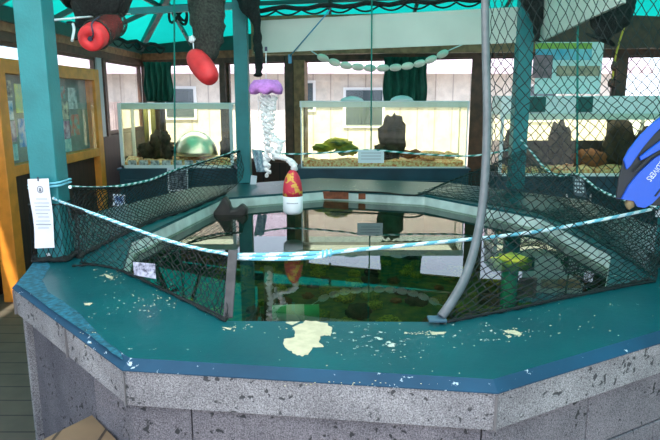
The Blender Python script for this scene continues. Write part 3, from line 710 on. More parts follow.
rope([PY(233, 258, K), PY(280, 259, 2.37), PY(318, 257, 2.35), PY(328, 254, 2.35), PY(345, 251, 2.36), PY(400, 246, 2.45), PY(483, 238, 2.62), PY(540, 231, 2.70), PY(600, 220, 2.78), PY(662, 207, P4.y-.06)], .0085, [ROPE_W, ROPE_B], 'long pale blue rope running right across the pool to the right post', twist=8)
bm = nb()
for k in range(3):
    c = PY(322+k*4, 254-k*.5, 2.355); pts = [c+Vector((.004*math.sin(a*.7), .013*math.cos(a), .013*math.sin(a))) for a in [i*PI/6 for i in range(12)]]; bm_tube(bm, pts, .005, 6)
tag(obj('rope_knot', bm, ROPE_B), 'knot joining the doubled rope to the long pale rope', 'knot')
bm = nb()
for k in range(2):
    pts = []; z = PY(45, 182+k*3, P1.y).z
    for a in range(21):
        th = a*PI/10; q = .088/max(abs(math.cos(th)), abs(math.sin(th))); q = min(q, .105); pts.append(Vector((P1.x+q*math.cos(th), P1.y+q*math.sin(th), z+.01*math.cos(th))))
    bm_tube(bm, pts, .006, 6)
tag(obj('rope_wrap', bm, [ROPE_B]), 'light blue cord wrapped round the left post above the notice', 'cord')
# green and white barrier ropes further back
GW = [ROPE_W, ROPE_G]
rope([PY(70, 187, 3.05), PY(95, 188, 3.45), PY(120, 186, 3.9), PY(150, 180, 4.5), PY(175, 170, 5.1), PY(210, 160, 5.7), PY(238, 150, 6.07)], .009, GW, 'pale green rope sagging from the left post to the far left post', twist=8)
rope([PY(252, 150, 6.07), PY(290, 154, 6.1), PY(340, 152, 6.05), PY(371, 150, 6.0), PY(420, 154, 5.9), PY(470, 156, 5.8), PY(508, 150, 5.68)], .009, GW, 'pale green rope slung between the two far posts in front of the middle aquarium', twist=8)
rope([PY(521, 140, 5.66), PY(530, 150, 5.5), PY(545, 168, 5.1), PY(560, 176, 4.8), PY(577, 174, 4.5), PY(600, 190, 3.9), PY(625, 200, 3.4), PY(655, 206, 2.95)], .008, GW, 'pale green rope dipping from the far right post towards the right post', twist=8)
for x0, y0, x1, y1, Y, r, lab in ((174, -40, 175, 170, 5.1, .007, 'green cord hanging straight down left of the red floats into the left rope'), (372, -20, 371, 150, 6.0, .007, 'green cord hanging down in front of the middle aquarium'), (578, -40, 577, 174, 4.5, .008, 'green cord hanging down behind the black net')):
    bm = nb(); bm_tube(bm, [PY(x0, y0, Y), PY(x1, y1, Y)], r, 8); tag(obj('support_line', bm, ROPE_G), lab, 'cord')
bm = nb(); bm_tube(bm, [PY(330, 10, 5.9), PY(290, 56, 6.3)], .006, 6); tag(obj('support_line', bm, BLUECLIP), 'thin blue line slanting across the pale fascia to the wall clip', 'cord')
bm = nb(); c = PY(290, 59, 6.36); bm_box(bm, c, (.035, .03, .09)); tag(obj('wall_clip', bm, BLUECLIP, bevel=.004), 'small blue clip at the lower end of the slanting blue line', 'clip')

# ------------------------------------------------------------------ hoop
hp = [PY(x, y, Y) for x, y, Y in ((486, -60, 3.0), (485, 0, 2.9), (486, 60, 2.8), (487, 110, 2.7), (486, 160, 2.6), (482, 210, 2.5), (474, 250, 2.4), (464, 280, 2.3), (451, 303, 2.22), (441, 317, 2.19))]
bm = nb(); bm_tube(bm, spline(hp, 8), .0185, 14); hoop = tag(obj('net_hoop', bm, PIPE), 'tall bent grey plastic pipe rising from the near rim past the net', 'pipe')
bm = nb()
for k in range(3): 
    d0 = PY(474+k*.3, 245+k*2, 2.40)
bm_box(bm, PY(437, 319, 2.19), (.07, .05, .012)); tag(obj('pipe_foot', bm, mat('blue-grey tape', (.05, .12, .16), .6), bevel=.003), 'flat dark pad under the foot of the bent grey pipe', 'pad')
# grey strap at the left end of the rope
q = [PY(233, 250, 2.38), PY(228, 312, 2.22)]
q[1] = PZ(228, 318, ZR+.003)
bm = nb(); bm_seg(bm, q[0], q[1], .038, .012); tag(obj('grey_strap', bm, mat('grey webbing', (.07, .065, .065), .8, .2, 30), bevel=.003), 'flat grey strap standing between the near rim and the rope end', 'strap')

# ------------------------------------------------------------------ nets
Zr = ZR+.006
net('black_net', [
    [PY(489, -40, 2.95), PY(540, -40, 3.05), PY(600, -40, 3.10), PY(672, -40, 3.05)],
    [PY(490, 60, 2.8), PY(548, 60, 2.95), PY(606, 62, 3.0), PY(668, 60, 2.98)],
    [PY(490, 130, 2.66), PY(548, 135, 2.8), PY(610, 130, 2.96), PY(664, 128, 2.98)],
    [PY(487, 200, 2.5), PY(550, 205, 2.66), PY(616, 208, 2.90), PY(664, 205, 2.97)],
    [PY(474, 262, 2.38), PY(545, 262, 2.45), PY(620, 256, 2.75), PY(662, 250, 2.9)],
    [PZ(447, 322, Zr), PZ(530, 305, Zr), PZ(610, 289, Zr), PZ(655, 281, Zr)]],
    19, 62, .0024, BLACKNET, 'large black fishing net hanging from the roof between the bent pipe and right post', .006)
net('green_net', [
    [PY(522, 150, 5.6), PY(545, 171, 5.1), PY(577, 176, 4.5), PY(600, 191, 3.9), PY(655, 208, 2.95)],
    [PY(470, 172, 5.9), PY(540, 196, 5.25), PY(590, 203, 4.55), PY(625, 214, 3.9), PY(668, 226, 3.05)],
    [PZ(418, 193, Zr), PZ(520, 209, Zr), PZ(558, 221, Zr), PZ(598, 240, Zr), PZ(655, 276, Zr)]],
    60, 44, .0026, GREENNET, 'fine dark green netting draped over the far right rim below the rope', .006)
net('green_net', [
    [PY(72, 188, 3.05), PY(120, 187, 3.9), PY(150, 181, 4.5), PY(175, 171, 5.1), PY(240, 151, 6.07)],
    [PY(74, 220, 3.2), PY(110, 212, 3.9), PY(150, 198, 4.6), PY(195, 186, 5.3), PY(243, 176, 5.95)],
    [PZ(80, 256, Zr), PZ(119, 235, Zr), PZ(158, 217, Zr), PZ(190, 208, Zr), PZ(225, 194, Zr)]],
    44, 22, .0030, BLACKNET, 'dark netting hanging from the left sagging rope over the far left rim', .006)
net('black_net', [
    [PY(66, 205, 2.95), PY(110, 220, 2.73), PY(160, 238, 2.55), PY(200, 249, 2.5), PY(231, 256, 2.41)],
    [PY(72, 235, 3.0), PY(118, 244, 2.8), PY(165, 262, 2.6), PY(200, 274, 2.48), PY(229, 284, 2.33)],
    [PZ(80, 262, Zr), PZ(124, 271, Zr), PZ(165, 290, Zr), PZ(205, 308, Zr), PZ(227, 319, Zr)]],
    26, 16, .0021, BLACKNET, 'black diamond netting below the sloping white rope at the near left', .006)
# net wrapped round the foot of the left post
rows = []
for k, z in enumerate((ZR+.01, 1.0, 1.16)):
    rows.append([Vector((P1.x+sx*(.084+.004*(2-k)), P1.y+sy*(.084+.004*(2-k)), z)) for sx, sy in ((-1, .9), (-1, -.98), (-.3, -1), (.3, -1), (1, -.98), (1, 0), (1, .9))])
net('post_net', rows, 12, 8, .002, BLACKNET, 'black net wrapped round the foot of the left post', .002)
for P, nm in ((P1, 'left'), (P4, 'right')):
    bm = nb(); pts = []
    for a in range(25):
        th = a*PI/12; q = min(.09/max(abs(math.cos(th)), abs(math.sin(th))), .118); pts.append(Vector((P.x+q*math.cos(th), P.y+q*math.sin(th), ZR+.016+.006*math.sin(a*2.2))))
    bm_tube(bm, pts, [.014+.004*math.sin(a*1.9) for a in range(25)], 8); tag(obj('gathered_net', bm, NETBLK), 'thick roll of black netting gathered round the foot of the %s post' % nm, 'net')
bm = nb(); pts = spline([PZ(440, 322.5, ZR+.008), PZ(480, 315, ZR+.008), PZ(530, 305, ZR+.009), PZ(606, 288, ZR+.01), PZ(650, 279, ZR+.012)], 14)
bm_tube(bm, pts, [.006+.003*math.sin(i*1.3) for i in range(len(pts))], 7); tag(obj('net_hem', bm, NETBLK), 'dark rolled hem of net lying along the near right inner rim', 'net')
bm = nb(); pts = spline([PZ(72, 266, ZR+.01), PZ(100, 265, ZR+.008), PZ(124, 272, ZR+.008), PZ(170, 293, ZR+.007), PZ(226, 321, ZR+.007)], 14)
bm_tube(bm, pts, [.005+.002*math.sin(i*1.3) for i in range(len(pts))], 7); tag(obj('net_hem', bm, NETBLK), 'dark hem of net lying along the near left inner rim', 'net')
bm = nb(); pts = spline([PZ(78, 257, ZR+.01), PZ(119, 236, ZR+.01), PZ(158, 219, ZR+.01), PZ(190, 208.5, ZR+.012), PZ(226, 193, ZR+.012)], 14)
bm_tube(bm, pts, [.010+.004*math.sin(i*1.3) for i in range(len(pts))], 7); tag(obj('net_hem', bm, NETBLK), 'thick dark hem of net along the far left rim', 'net')
bm = nb(); pts = spline([PZ(330, 191, ZR+.01), PZ(380, 192.5, ZR+.01), PZ(417, 195, ZR+.01), PY(445, 183, 6.0), PY(480, 170, 5.95), PY(508, 158, 5.7)], 14)
bm_tube(bm, pts, .008, 7); tag(obj('net_hem', bm, NETBLK), 'dark net cord crossing the far rim and rising to the far right post', 'net')

# bundles of netting in the roof
def bundle(pts, rs, m, label, seed):
    sp = spline(pts, 6); n = len(sp); bm = nb()
    rr = [max(.01, rs[min(int(i/6), len(rs)-2)]+(rs[min(int(i/6)+1, len(rs)-1)]-rs[min(int(i/6), len(rs)-2)])*((i % 6)/6)) for i in range(n)]
    bm_tube(bm, sp, rr, 20)
    for v in bm.verts: 
        k = noise.noise(v.co*9+Vector((seed, 0, 0))); v.co += Vector((noise.noise(v.co*14), noise.noise(v.co*14+Vector((5, 5, 5))), k))*.03
    o = obj('net_bundle', bm, m); tag(o, label, 'net', 'bundled nets under the roof'); return o
bundle([PY(80, -25, 3.9), PY(95, -5, 3.8), PY(88, 12, 3.8), PY(82, 28, 3.8)], [.2, .17, .10, .03], NETBLK, 'black net bundle hanging at the top left beside the wide post', 1)
bundle([PY(96, -20, 3.9), PY(112, -6, 3.85), PY(126, 2, 3.85)], [.12, .10, .05], NETBLK, 'tail of black netting trailing right at the top left', 2)
bundle([PY(208, -25, 4.8), PY(207, 10, 4.75), PY(208, 35, 4.7), PY(206, 58, 4.7), PY(205, 70, 4.7)], [.16, .135, .12, .09, .03], NETBAG, 'long brown-grey net bag hanging behind the oval red float', 3)
bundle([PY(245, -15, 6.0), PY(250, 5, 5.95), PY(256, 25, 5.95), PY(258, 48, 5.95), PY(259, 76, 5.95)], [.13, .10, .035, .045, .02], NETBLK, 'ragged black net strand hanging down right of the far left post', 4)
bundle([PY(610, -10, 4.2), PY(612, 8, 4.15), PY(606, 25, 4.1), PY(600, 38, 4.1)], [.12, .14, .10, .02], NETBLK, 'dark net clump under the roof at the upper right', 5)
bundle([PY(530, -20, 5.4), PY(532, 0, 5.4), PY(537, 20, 5.4), PY(536, 42, 5.4)], [.1, .09, .05, .02], NETBLK, 'dark net clump beside the top of the far right post', 6)
# scalloped black net edges against the sheeting
def swag(x0, y0, x1, y1, Y0, Y1, lab, n=9):
    bm = nb()
    for k in range(n):
        pts = []
        for i in range(9):
            t = (k+i/8)/n; p = PY(lerp(x0, x1, t), lerp(y0, y1, t)+5*math.sin(PI*i/8), lerp(Y0, Y1, t)); pts.append(p)
        bm_tube(bm, pts, .009, 5)
    bm_tube(bm, [PY(lerp(x0, x1, i/20), lerp(y0, y1, i/20)-2+1.5*math.sin(i*1.7), lerp(Y0, Y1, i/20)) for i in range(21)], .022, 6)
    tag(obj('net_swag', bm, NETBLK), lab, 'net')
swag(250, 12, 482, 1, 6.2, 5.9, 'scalloped black net edge strung above the pale fascia')
swag(70, 34, 165, 49, 7.0, 7.6, 'scalloped black net edge strung under the roof above the left windows')
# scroll hook
bm = nb(); pts = [PY(178+9*math.sin(a), 18+7*math.sin(2*a)-a*.6, 6.4) for a in [i*PI/16 for i in range(40)]]; bm_tube(bm, pts, .014, 6); tag(obj('looped_cord', bm, NETBLK), 'thick black cord looped in a figure eight under the left roof', 'cord')

# ------------------------------------------------------------------ hanging floats
def hang(x0, y0, x1, y1, Y, r, m, parent): 
    bm = nb(); bm_tube(bm, [PY(x0, y0, Y), PY(x1, y1, Y)], r, 6); obj('string', bm, m, parent)
cA = PY(90, 39, 3.45); cB = PY(118, 20, 3.95)
f1 = thing('net_float', 'red cylindrical foam float lying end-on in netting at the top left', 'float', cA, 'red foam floats')
ax = (cB-cA).normalized(); Mr = ax.to_track_quat('Z', 'Y').to_matrix().to_4x4(); Mr.translation = cA
bm = nb(); r_ = .074
bm_lathe(bm, [(.014, .012), (.016, .0), (r_*.82, -.004), (r_*.95, .008), (r_, .03), (r_*1.02, .2), (r_, .38), (r_*.85, .42), (.02, .425)], 32, Mr); obj('body', bm, RED, f1)
bm = nb(); bm_lathe(bm, [(.013, -.002), (.013, .011)], 14, Mr); obj('bore', bm, INKD, f1)
bm = nb(); pts = spline([Mr @ Vector((0, 0, .01)), Mr @ Vector((-.03, .03, -.02)), Mr @ Vector((-.03, .085, -.01)), Mr @ Vector((-.02, .09, .15))], 8); bm_tube(bm, pts, .005, 6); obj('cord', bm, INKD, f1)
# net sleeve of the cylinder: real netting round its back half
rows = []
for k in range(4):
    z = .10+.11*k; rows.append([Mr @ Vector(((r_+.008)*math.cos(t*PI/3), (r_+.008)*math.sin(t*PI/3), z)) for t in range(7)])
net('float_net', rows, 26, 22, .0022, NETBAG, 'brown netting sleeve round the cylindrical red float', .002)
bm = nb(); pts = spline([PY(73, 24, 3.6), PY(74, 30, 3.55), PY(72, 41, 3.5)], 8); bm_tube(bm, pts, .008, 8); tag(obj('white_rope_end', bm, ROPE_W), 'short white rope end hanging left of the cylindrical red float', 'rope')
bm = nb(); bm_tube(bm, [PY(54, 20, 3.3), PY(80, 17.5, 3.6), PY(130, 14, 4.2)], .006, 6); tag(obj('thin_white_line', bm, ROPE_W), 'thin white line stretched right from the left post at the top', 'cord')
bm = nb(); bm_tube(bm, spline([PY(187, 3, 4.6), PY(150, 38, 4.4), PY(128, 60, 4.4)][:2]+[PY(130, 12, 4.3)], 6), .005, 6); bm.free()
cA = PY(195, 57, 4.6); cB = PY(210, 77, 4.5)
f2 = thing('net_float', 'red oval foam float dangling below the brown net bag', 'float', cA, 'red foam floats')
ax = (cB-cA).normalized(); Mr = ax.to_track_quat('Z', 'Y').to_matrix().to_4x4(); Mr.translation = cA; Lf = (cB-cA).length; r_ = .085
bm = nb(); bm_lathe(bm, [(.004, -.035)]+[(r_*math.sin(a)**.55, Lf*.5-(.5*Lf+.045)*math.cos(a)) for a in [PI*i/16 for i in range(1, 16)]]+[(.004, Lf+.045)], 28, Mr); obj('body', bm, RED, f2)
hang(193, 40, 194, 54, 4.6, .005, ROPE_W, f2)
bm = nb(); bm_blob(bm, PY(192, 39, 4.6), (.025, .02, .03), 3, .4, 3, 2); obj('knot', bm, ROPE_W, f2)
# jellyfish
Yj = 4.45; c = PY(266, 88, Yj)
jf = thing('jellyfish_ornament', 'crocheted jellyfish with purple cap and long white tentacles hanging in the middle', 'ornament', c)
bm = nb(); n = 40
prof = [(.01, .062), (.05, .058), (.085, .045), (.108, .02), (.118, -.01), (.112, -.032), (.09, -.035), (.01, -.02)]
rings = []
for r, z in prof:
    rings.append([bm.verts.new((c.x+r*(1+.09*abs(math.sin(3*t*2*PI/n))*(1 if r > .05 else 0))*math.cos(t*2*PI/n), c.y+r*(1+.09*abs(math.sin(3*t*2*PI/n)))*math.sin(t*2*PI/n), c.z+z+(.012*math.cos(6*t*2*PI/n) if .05 < r < .12 else 0))) for t in range(n)])
for i in range(len(rings)-1):
    for k in range(n): f = bm.faces.new((rings[i][k], rings[i][(k+1) % n], rings[i+1][(k+1) % n], rings[i+1][k])); f.smooth = True
bm.faces.new(rings[0]); bm.faces.new(rings[-1][::-1]); obj('cap', bm, PURPLE, jf)
def curly(pts, r, k, parent, nm='tentacle'):
    sp = spline(pts, 26); out = []
    for i, p in enumerate(sp): out.append(p+Vector((math.cos(i*1.1+k)*r*.8, math.sin(i*1.1+k)*r*.8, math.sin(i*.7+k)*r*.3)))
    bm = nb(); bm_tube(bm, out, [r*(.8+.3*math.sin(i*1.7+k)) for i in range(len(out))], 7); obj(nm, bm, CROCHET, parent)
curly([PY(265, 97, Yj), PY(267, 120, Yj), PY(267, 145, Yj), PY(268, 175, Yj)], .017, 0, jf)
curly([PY(270, 97, Yj), PY(269, 120, Yj), PY(268, 140, Yj), PY(265, 165, Yj)], .014, 2, jf)
curly([PY(262, 96, Yj), PY(263, 115, Yj), PY(265, 135, Yj)], .012, 7, jf)
curly([PY(275, 97, Yj), PY(273, 110, Yj), PY(272, 130, Yj)], .012, 9, jf)
curly([PY(272, 140, Yj-.02), PY(280, 143, Yj-.03), PY(278, 152, Yj-.04), PY(274, 158, Yj)], .016, 1, jf)
curly([PY(270, 148, Yj), PY(277, 156, Yj-.04), PY(284, 158, Yj-.06), PY(290, 161, Yj-.08), PY(294, 165, Yj-.1), PY(294, 169, Yj-.1)], .016, 4, jf)
curly([PY(272, 134, Yj), PY(277, 140, Yj), PY(284, 141, Yj)], .012, 5, jf)
for dx_ in (-8, -3, 6, 10): 
    bm = nb(); bm_tube(bm, [PY(266+dx_, 95, Yj), PY(266+dx_*.9, 122+dx_ % 5, Yj)], .003, 5); obj('fine_tentacle', bm, CROCHET, jf)
hang(266, 48, 266, 82, Yj, .003, ROPE_W, jf)
bm = nb(); bm_box(bm, PY(266, 49, Yj), (.018, .018, .03)); obj('hook', bm, INKD, jf)
# lobster buoy
Yb_ = 4.35; cb = PY(293, 214, Yb_); ctop = PY(293, 170, Yb_); hb = ctop.z-cb.z
lb = thing('lobster_buoy', 'lobster buoy, red and yellow pointed top over white base, hanging above the water', 'buoy', cb)
Mb = Matrix.Translation(cb); rb = .073
bm = nb(); bm_lathe(bm, [(.02, 0), (rb*.75, .004), (rb*.97, .02), (rb, .04), (rb, hb*.42)], 32, Mb); obj('white_base', bm, BUOYWHITE, lb)
bm = nb(); bm_lathe(bm, [(rb*1.0, hb*.42), (rb*.99, hb*.55), (rb*.9, hb*.7), (rb*.72, hb*.84), (rb*.45, hb*.95), (.02, hb)], 32, Mb); obj('painted_top', bm, BUOYRED, lb)
def ftext(s, size, loc, rot, m, parent, nm='lettering', ext=.0006):
    cu = bpy.data.curves.new(nm, 'FONT'); cu.body = s; cu.size = size; cu.extrude = ext; cu.align_x = 'CENTER'; cu.align_y = 'CENTER'
    o = bpy.data.objects.new(nm, cu); C.objects.link(o); cu.materials.append(m)
    bpy.context.view_layer.update()
    me = bpy.data.meshes.new_from_object(o); bpy.data.objects.remove(o)
    o = bpy.data.objects.new(nm, me); C.objects.link(o); 
    o.matrix_world = Matrix.Translation(loc) @ rot
    if parent: o.parent = parent; o.matrix_parent_inverse = Matrix.Translation(-Vector(parent.location))
    return o
bm = nb()     # illegible printed line: a row of small grey dashes round the white base
for k in range(11):
    th = -PI/2-.55+k*.11; bm_box(bm, (cb.x+(rb+.0005)*math.cos(th), cb.y+(rb+.0005)*math.sin(th), cb.z+hb*.28), (.0055, .001, .008), th+PI/2)
obj('printed_line', bm, INK, lb)
# white float line
gl = thing('float_line', 'string of cream oval floats hung across the top of the middle window', 'float line', PY(385, 60, 6.0))
gp = [(323, 58), (334.5, 62.5), (346, 65.5), (358, 67), (370, 68), (383, 68), (395.5, 67.5), (407.5, 66), (419.5, 63.5), (431, 59.5), (442.5, 54)]
Yg = 6.75
for k, (x, y) in enumerate(gp):
    x2, y2 = gp[min(k+1, 10)]; x1_, y1_ = gp[max(k-1, 0)]; d = (PY(x2, y2, Yg)-PY(x1_, y1_, Yg)).normalized()
    Mr = d.to_track_quat('Z', 'Y').to_matrix().to_4x4(); Mr.translation = PY(x, y, Yg); bm = nb()
    bm_lathe(bm, [(.010, -.066)]+[(.040*math.sin(a)**.8, -.066*math.cos(a)) for a in [PI*i/12 for i in range(2, 11)]]+[(.010, .066)], 18, Mr); obj('float', bm, FLOATW, gl)
bm = nb(); bm_tube(bm, spline([PY(310, 50, Yg), PY(316, 54, Yg)]+[PY(x, y, Yg) for x, y in gp]+[PY(452, 49, Yg), PY(464, 44, Yg)], 6), .006, 6); obj('line', bm, ROPE_W, gl)

# ------------------------------------------------------------------ notices
def card(pxs, Y, m, label, name='sign', cat='sign', tilt=0):
    pts = [PY(x, y, Y) for x, y in pxs]; c = sum(pts, Vector())/4
    t = thing(name, label, cat, c); bm = nb(); bm_prism(bm, pts, (0, 1, 0), .003); obj('sheet', bm, m, t); return t
Yn = P1.y-.104
nt_ = thing('paper_notice', 'tall white paper notice taped to the left post above the rim', 'notice', PY(42, 215, Yn))
bm = nb(); rows_ = []
for j in range(13):
    t = j/12; y = 179+t*69; row = []
    for i in range(5):
        s = i/4; xl = 28+3.5*math.sin(t*1.6)+t*4; xr = 49.5+t*6; 
        p = PY(lerp(xl, xr, s), y-(.8*s), Yn); p.y += -.006*math.sin(t*7+s)-.004; row.append(bm.verts.new(p))
    rows_.append(row)
for j in range(12):
    for i in range(4): bm.faces.new((rows_[j][i], rows_[j][i+1], rows_[j+1][i+1], rows_[j+1][i]))
o = obj('sheet', bm, PAPER, nt_); so = o.modifiers.new('s', 'SOLIDIFY'); so.thickness = .001
bm = nb()
for k, (y, x0, x1) in enumerate([(199, 36, 47), (203, 34, 49), (206.5, 35, 49), (210, 35, 50), (213.5, 36, 48), (217, 38, 49), (221, 36, 50), (224.5, 36, 51), (228, 38, 49)]):
    a, b = PY(x0, y, Yn-.016), PY(x1, y, Yn-.016); bm_box(bm, (a+b)/2, (abs(b.x-a.x), .001, .0028 if k != 7 else .005))
obj('printed_lines', bm, INK, nt_)
bm = nb(); c = PY(40, 189.5, Yn-.016); Mc = Matrix.Translation(c) @ Matrix.Rotation(PI/2, 4, 'X'); n = 24
o_, i_ = [], []
for k in range(n):
    a = 2*PI*k/n; o_.append(bm.verts.new(Mc @ Vector((.0155*math.cos(a), .0185*math.sin(a), 0)))); i_.append(bm.verts.new(Mc @ Vector((.0125*math.cos(a), .0155*math.sin(a), 0))))
for k in range(n): bm.faces.new((o_[k], o_[(k+1) % n], i_[(k+1) % n], i_[k]))
bm_box(bm, c+Vector((0, 0, .001)), (.006, .001, .014)); bm_box(bm, c+Vector((0, 0, -.008)), (.012, .001, .004)); obj('seal', bm, INKD, nt_)
bm = nb(); bm_box(bm, PY(38, 179, Yn-.014), (.006, .004, .022)); obj('clip', bm, INKD, nt_)
SIGNM = mat('laminated sign print', (.60, .68, .72), .3, col2=(.20, .30, .40), vscale=40)
def lines(t, x0, x1, ys, Y, m=INKD, h=.006):
    bm = nb()
    for y in ys: a, b = PY(x0, y, Y-.004), PY(x1, y, Y-.004); bm_box(bm, (a+b)/2, (b.x-a.x, .002, h))
    obj('printed_lines', bm, m, t)
t = card([(358, 150), (384, 150), (384, 163), (358, 163)], 5.98, mat('laminated white sign', (.62, .72, .75), .3), 'small white laminated sign hanging on the far rope in front of the middle aquarium'); lines(t, 361, 381, (153, 156, 159), 5.98, INK)
t = card([(167, 168), (188, 169), (188, 191), (168, 191)], 6.9, PAPER, 'dark square sign with white border on the left aquarium cabinet')
bm = nb(); a, b = PY(169.5, 189.5, 6.895), PY(186.5, 170, 6.895); bm_box(bm, (a+b)/2, (b.x-a.x, .003, b.z-a.z)); obj('dark_print', bm, mat('dark sign print', (.02, .03, .05), .4, col2=(.25, .28, .32), vscale=25), t)
t = card([(113, 194), (125, 195), (125, 207), (113, 206)], 5.0, PAPER, 'small blue and white card hanging from the left sagging rope')
bm = nb(); a, b = PY(115, 205, 4.995), PY(123.5, 196, 4.995); bm_box(bm, (a+b)/2, (b.x-a.x, .003, b.z-a.z)); obj('blue_print', bm, mat('blue card print', (.04, .10, .32), .4, col2=(.5, .6, .75), vscale=40), t)
t = card([(573, 176), (584, 178), (587, 198), (574, 195)], 4.4, mat('grey card', (.10, .14, .16), .5), 'narrow sign with white lettering hanging at the low point of the right rope')
bm = nb(); rnd = random.Random(4)
for j, y in enumerate((179.5, 183.5, 187.5, 191.5)):
    for k in range(4):
        a = PY(575.6+k*2.5, y+.25*k, 4.392); bm_box(bm, a, (.011, .002, .014 if (j+k) % 2 else .017), 0)
obj('white_lettering', bm, ROPE_W, t)
t = card([(133, 262), (155, 264), (156, 279), (134, 275)], 2.55, mat('patterned laminated card', (.62, .60, .72), .35, col2=(.06, .06, .10), vscale=70), 'patterned grey and white card caught in the near left net', 'patterned_card', 'card')
# checked towel near the far left post
bm = nb(); n = 12
m_t = mat('blue checked cloth', (.20, .32, .42), .85, col2=(.62, .70, .74), vscale=42)
vv = [[bm.verts.new(PY(252+i*.9+j*.45, 150+j*2.2, 5.98-.03*math.sin(i*1.1+j*.2))) for i in range(n)] for j in range(11)]
for j in range(10):
    for i in range(n-1): f = bm.faces.new((vv[j][i], vv[j][i+1], vv[j+1][i+1], vv[j+1][i])); f.smooth = True
o = obj('checked_towel', bm, m_t); o.modifiers.new('s', 'SOLIDIFY').thickness = .004; tag(o, 'blue checked towel hanging right of the far left post', 'towel')
t = card([(251, 175), (257, 176), (256, 187), (250, 186)], 6.0, PAPER, 'small white tag below the checked towel', 'white_tag', 'tag')
# yellow cord with weights, upper right
yc = thing('weighted_cord', 'yellow cord with two brown sinkers hanging behind the net at the upper right', 'cord', PY(620, 40, 4.6))
bm = nb(); bm_tube(bm, spline([PY(626, 22, 4.6), PY(620, 40, 4.6), PY(615, 60, 4.6), PY(612, 84, 4.6)], 6), .007, 6); obj('cord', bm, YEL, yc)
for x, y in ((614, 66), (611, 83)):
    bm = nb(); bm_blob(bm, PY(x, y, 4.59), (.022, .02, .035), 2, .25); obj('sinker', bm, mat('brown lead', (.09, .04, .025), .6), yc)

# ------------------------------------------------------------------ dark fin shape on the far left rim
c = PZ(228, 204, ZR)
dk = thing('orca_tail_ornament', 'dark carved tail-shaped ornament perched on the far left inner rim', 'ornament', c)
Yk = c.y-.02
bm = nb(); bm_prism(bm, [PY(x, y, Yk) for x, y in ((212, 214), (218, 206), (224, 196), (229, 203), (231, 210), (236, 209), (241, 204), (247, 209), (247, 215), (241, 219), (230, 221), (220, 222))], (0, 1, 0), .10)
o = obj('body', bm, mat('dark brown rubber', (.03, .024, .02), .5, .3, 10), dk, bevel=.02)

# ------------------------------------------------------------------ swim fin
Yf = P4.y-.32
fn = thing('swim_fin', 'blue and black diving fin hung upside down at the right edge', 'swim fin', PY(645, 165, Yf))
def plate(px, m, nm, y0, th, bev=.004):
    bm = nb(); bm_prism(bm, [PY(x, y, Yf+y0) for x, y in px], (0, 1, 0), th); return obj(nm, bm, m, fn, bevel=bev)
plate([(616, 200), (619, 178), (624, 160), (650, 136), (690, 110), (710, 130), (690, 190), (668, 205), (655, 206), (640, 203), (632, 200)], FINK, 'rubber_panel', 0, .012)
plate([(624, 160), (629, 150), (640, 136), (652, 124), (672, 108), (678, 112), (655, 134), (644, 147), (637, 157), (631, 166), (627, 170)], FINB, 'side_blade', -.012, .014)
plate([(640, 157), (650, 149), (662, 140), (690, 124), (692, 130), (664, 148), (650, 156), (641, 161)], FINB, 'side_blade', -.014, .014)
plate([(616, 198), (622, 199), (629, 186), (640, 172), (655, 158), (690, 140), (700, 150), (672, 182), (660, 196), (652, 204), (645, 208), (638, 207), (634, 201), (626, 200)], FINB, 'centre_blade', -.012, .014)
for px in ([(634, 172), (648, 158), (668, 146), (668, 147), (649, 160), (635, 173.5)], [(655, 196), (668, 180), (680, 168), (681, 169), (668, 182), (656, 197)]):
    plate(px, FINK, 'rib', -.018, .008, .002)
pa, pb = PY(640, 190, Yf-.014), PY(664, 160, Yf-.014); d = (pb-pa).normalized()
X = -d; Zx = Vector((0, -1, 0)); Yx = Zx.cross(X); R3 = Matrix((X, Yx, Zx)).transposed().to_4x4()
cc = PY(657, 169, Yf-.0135)
ftext('U.S.DIVERS', .040, cc, R3 @ Matrix.Diagonal((.66, 1, 1, 1)), WHITE, fn, 'lettering')
bm = nb(); bm_blob(bm, PY(630, 203.5, Yf+.01), (.022, .015, .03), 5, .35, 3, 2); tag(obj('rope_knot', bm, mat('tan cord', (.28, .20, .10), .8, .3, 50)), 'tan knot of cord under the tip of the blue swim fin', 'knot')
bm = nb(); bm_tube(bm, [PY(630, 200, Yf+.01), PY(655, 204, P4.y-.08)], .005, 6); tag(obj('fin_cord', bm, YEL), 'thin tan cord tying the swim fin to the right post', 'cord')
bm = nb(); bm_box(bm, PY(659, 212, P4.y-.078), (.03, .008, .05)); tag(obj('small_label', bm, PAPER), 'small white label on the right post below the swim fin', 'label')

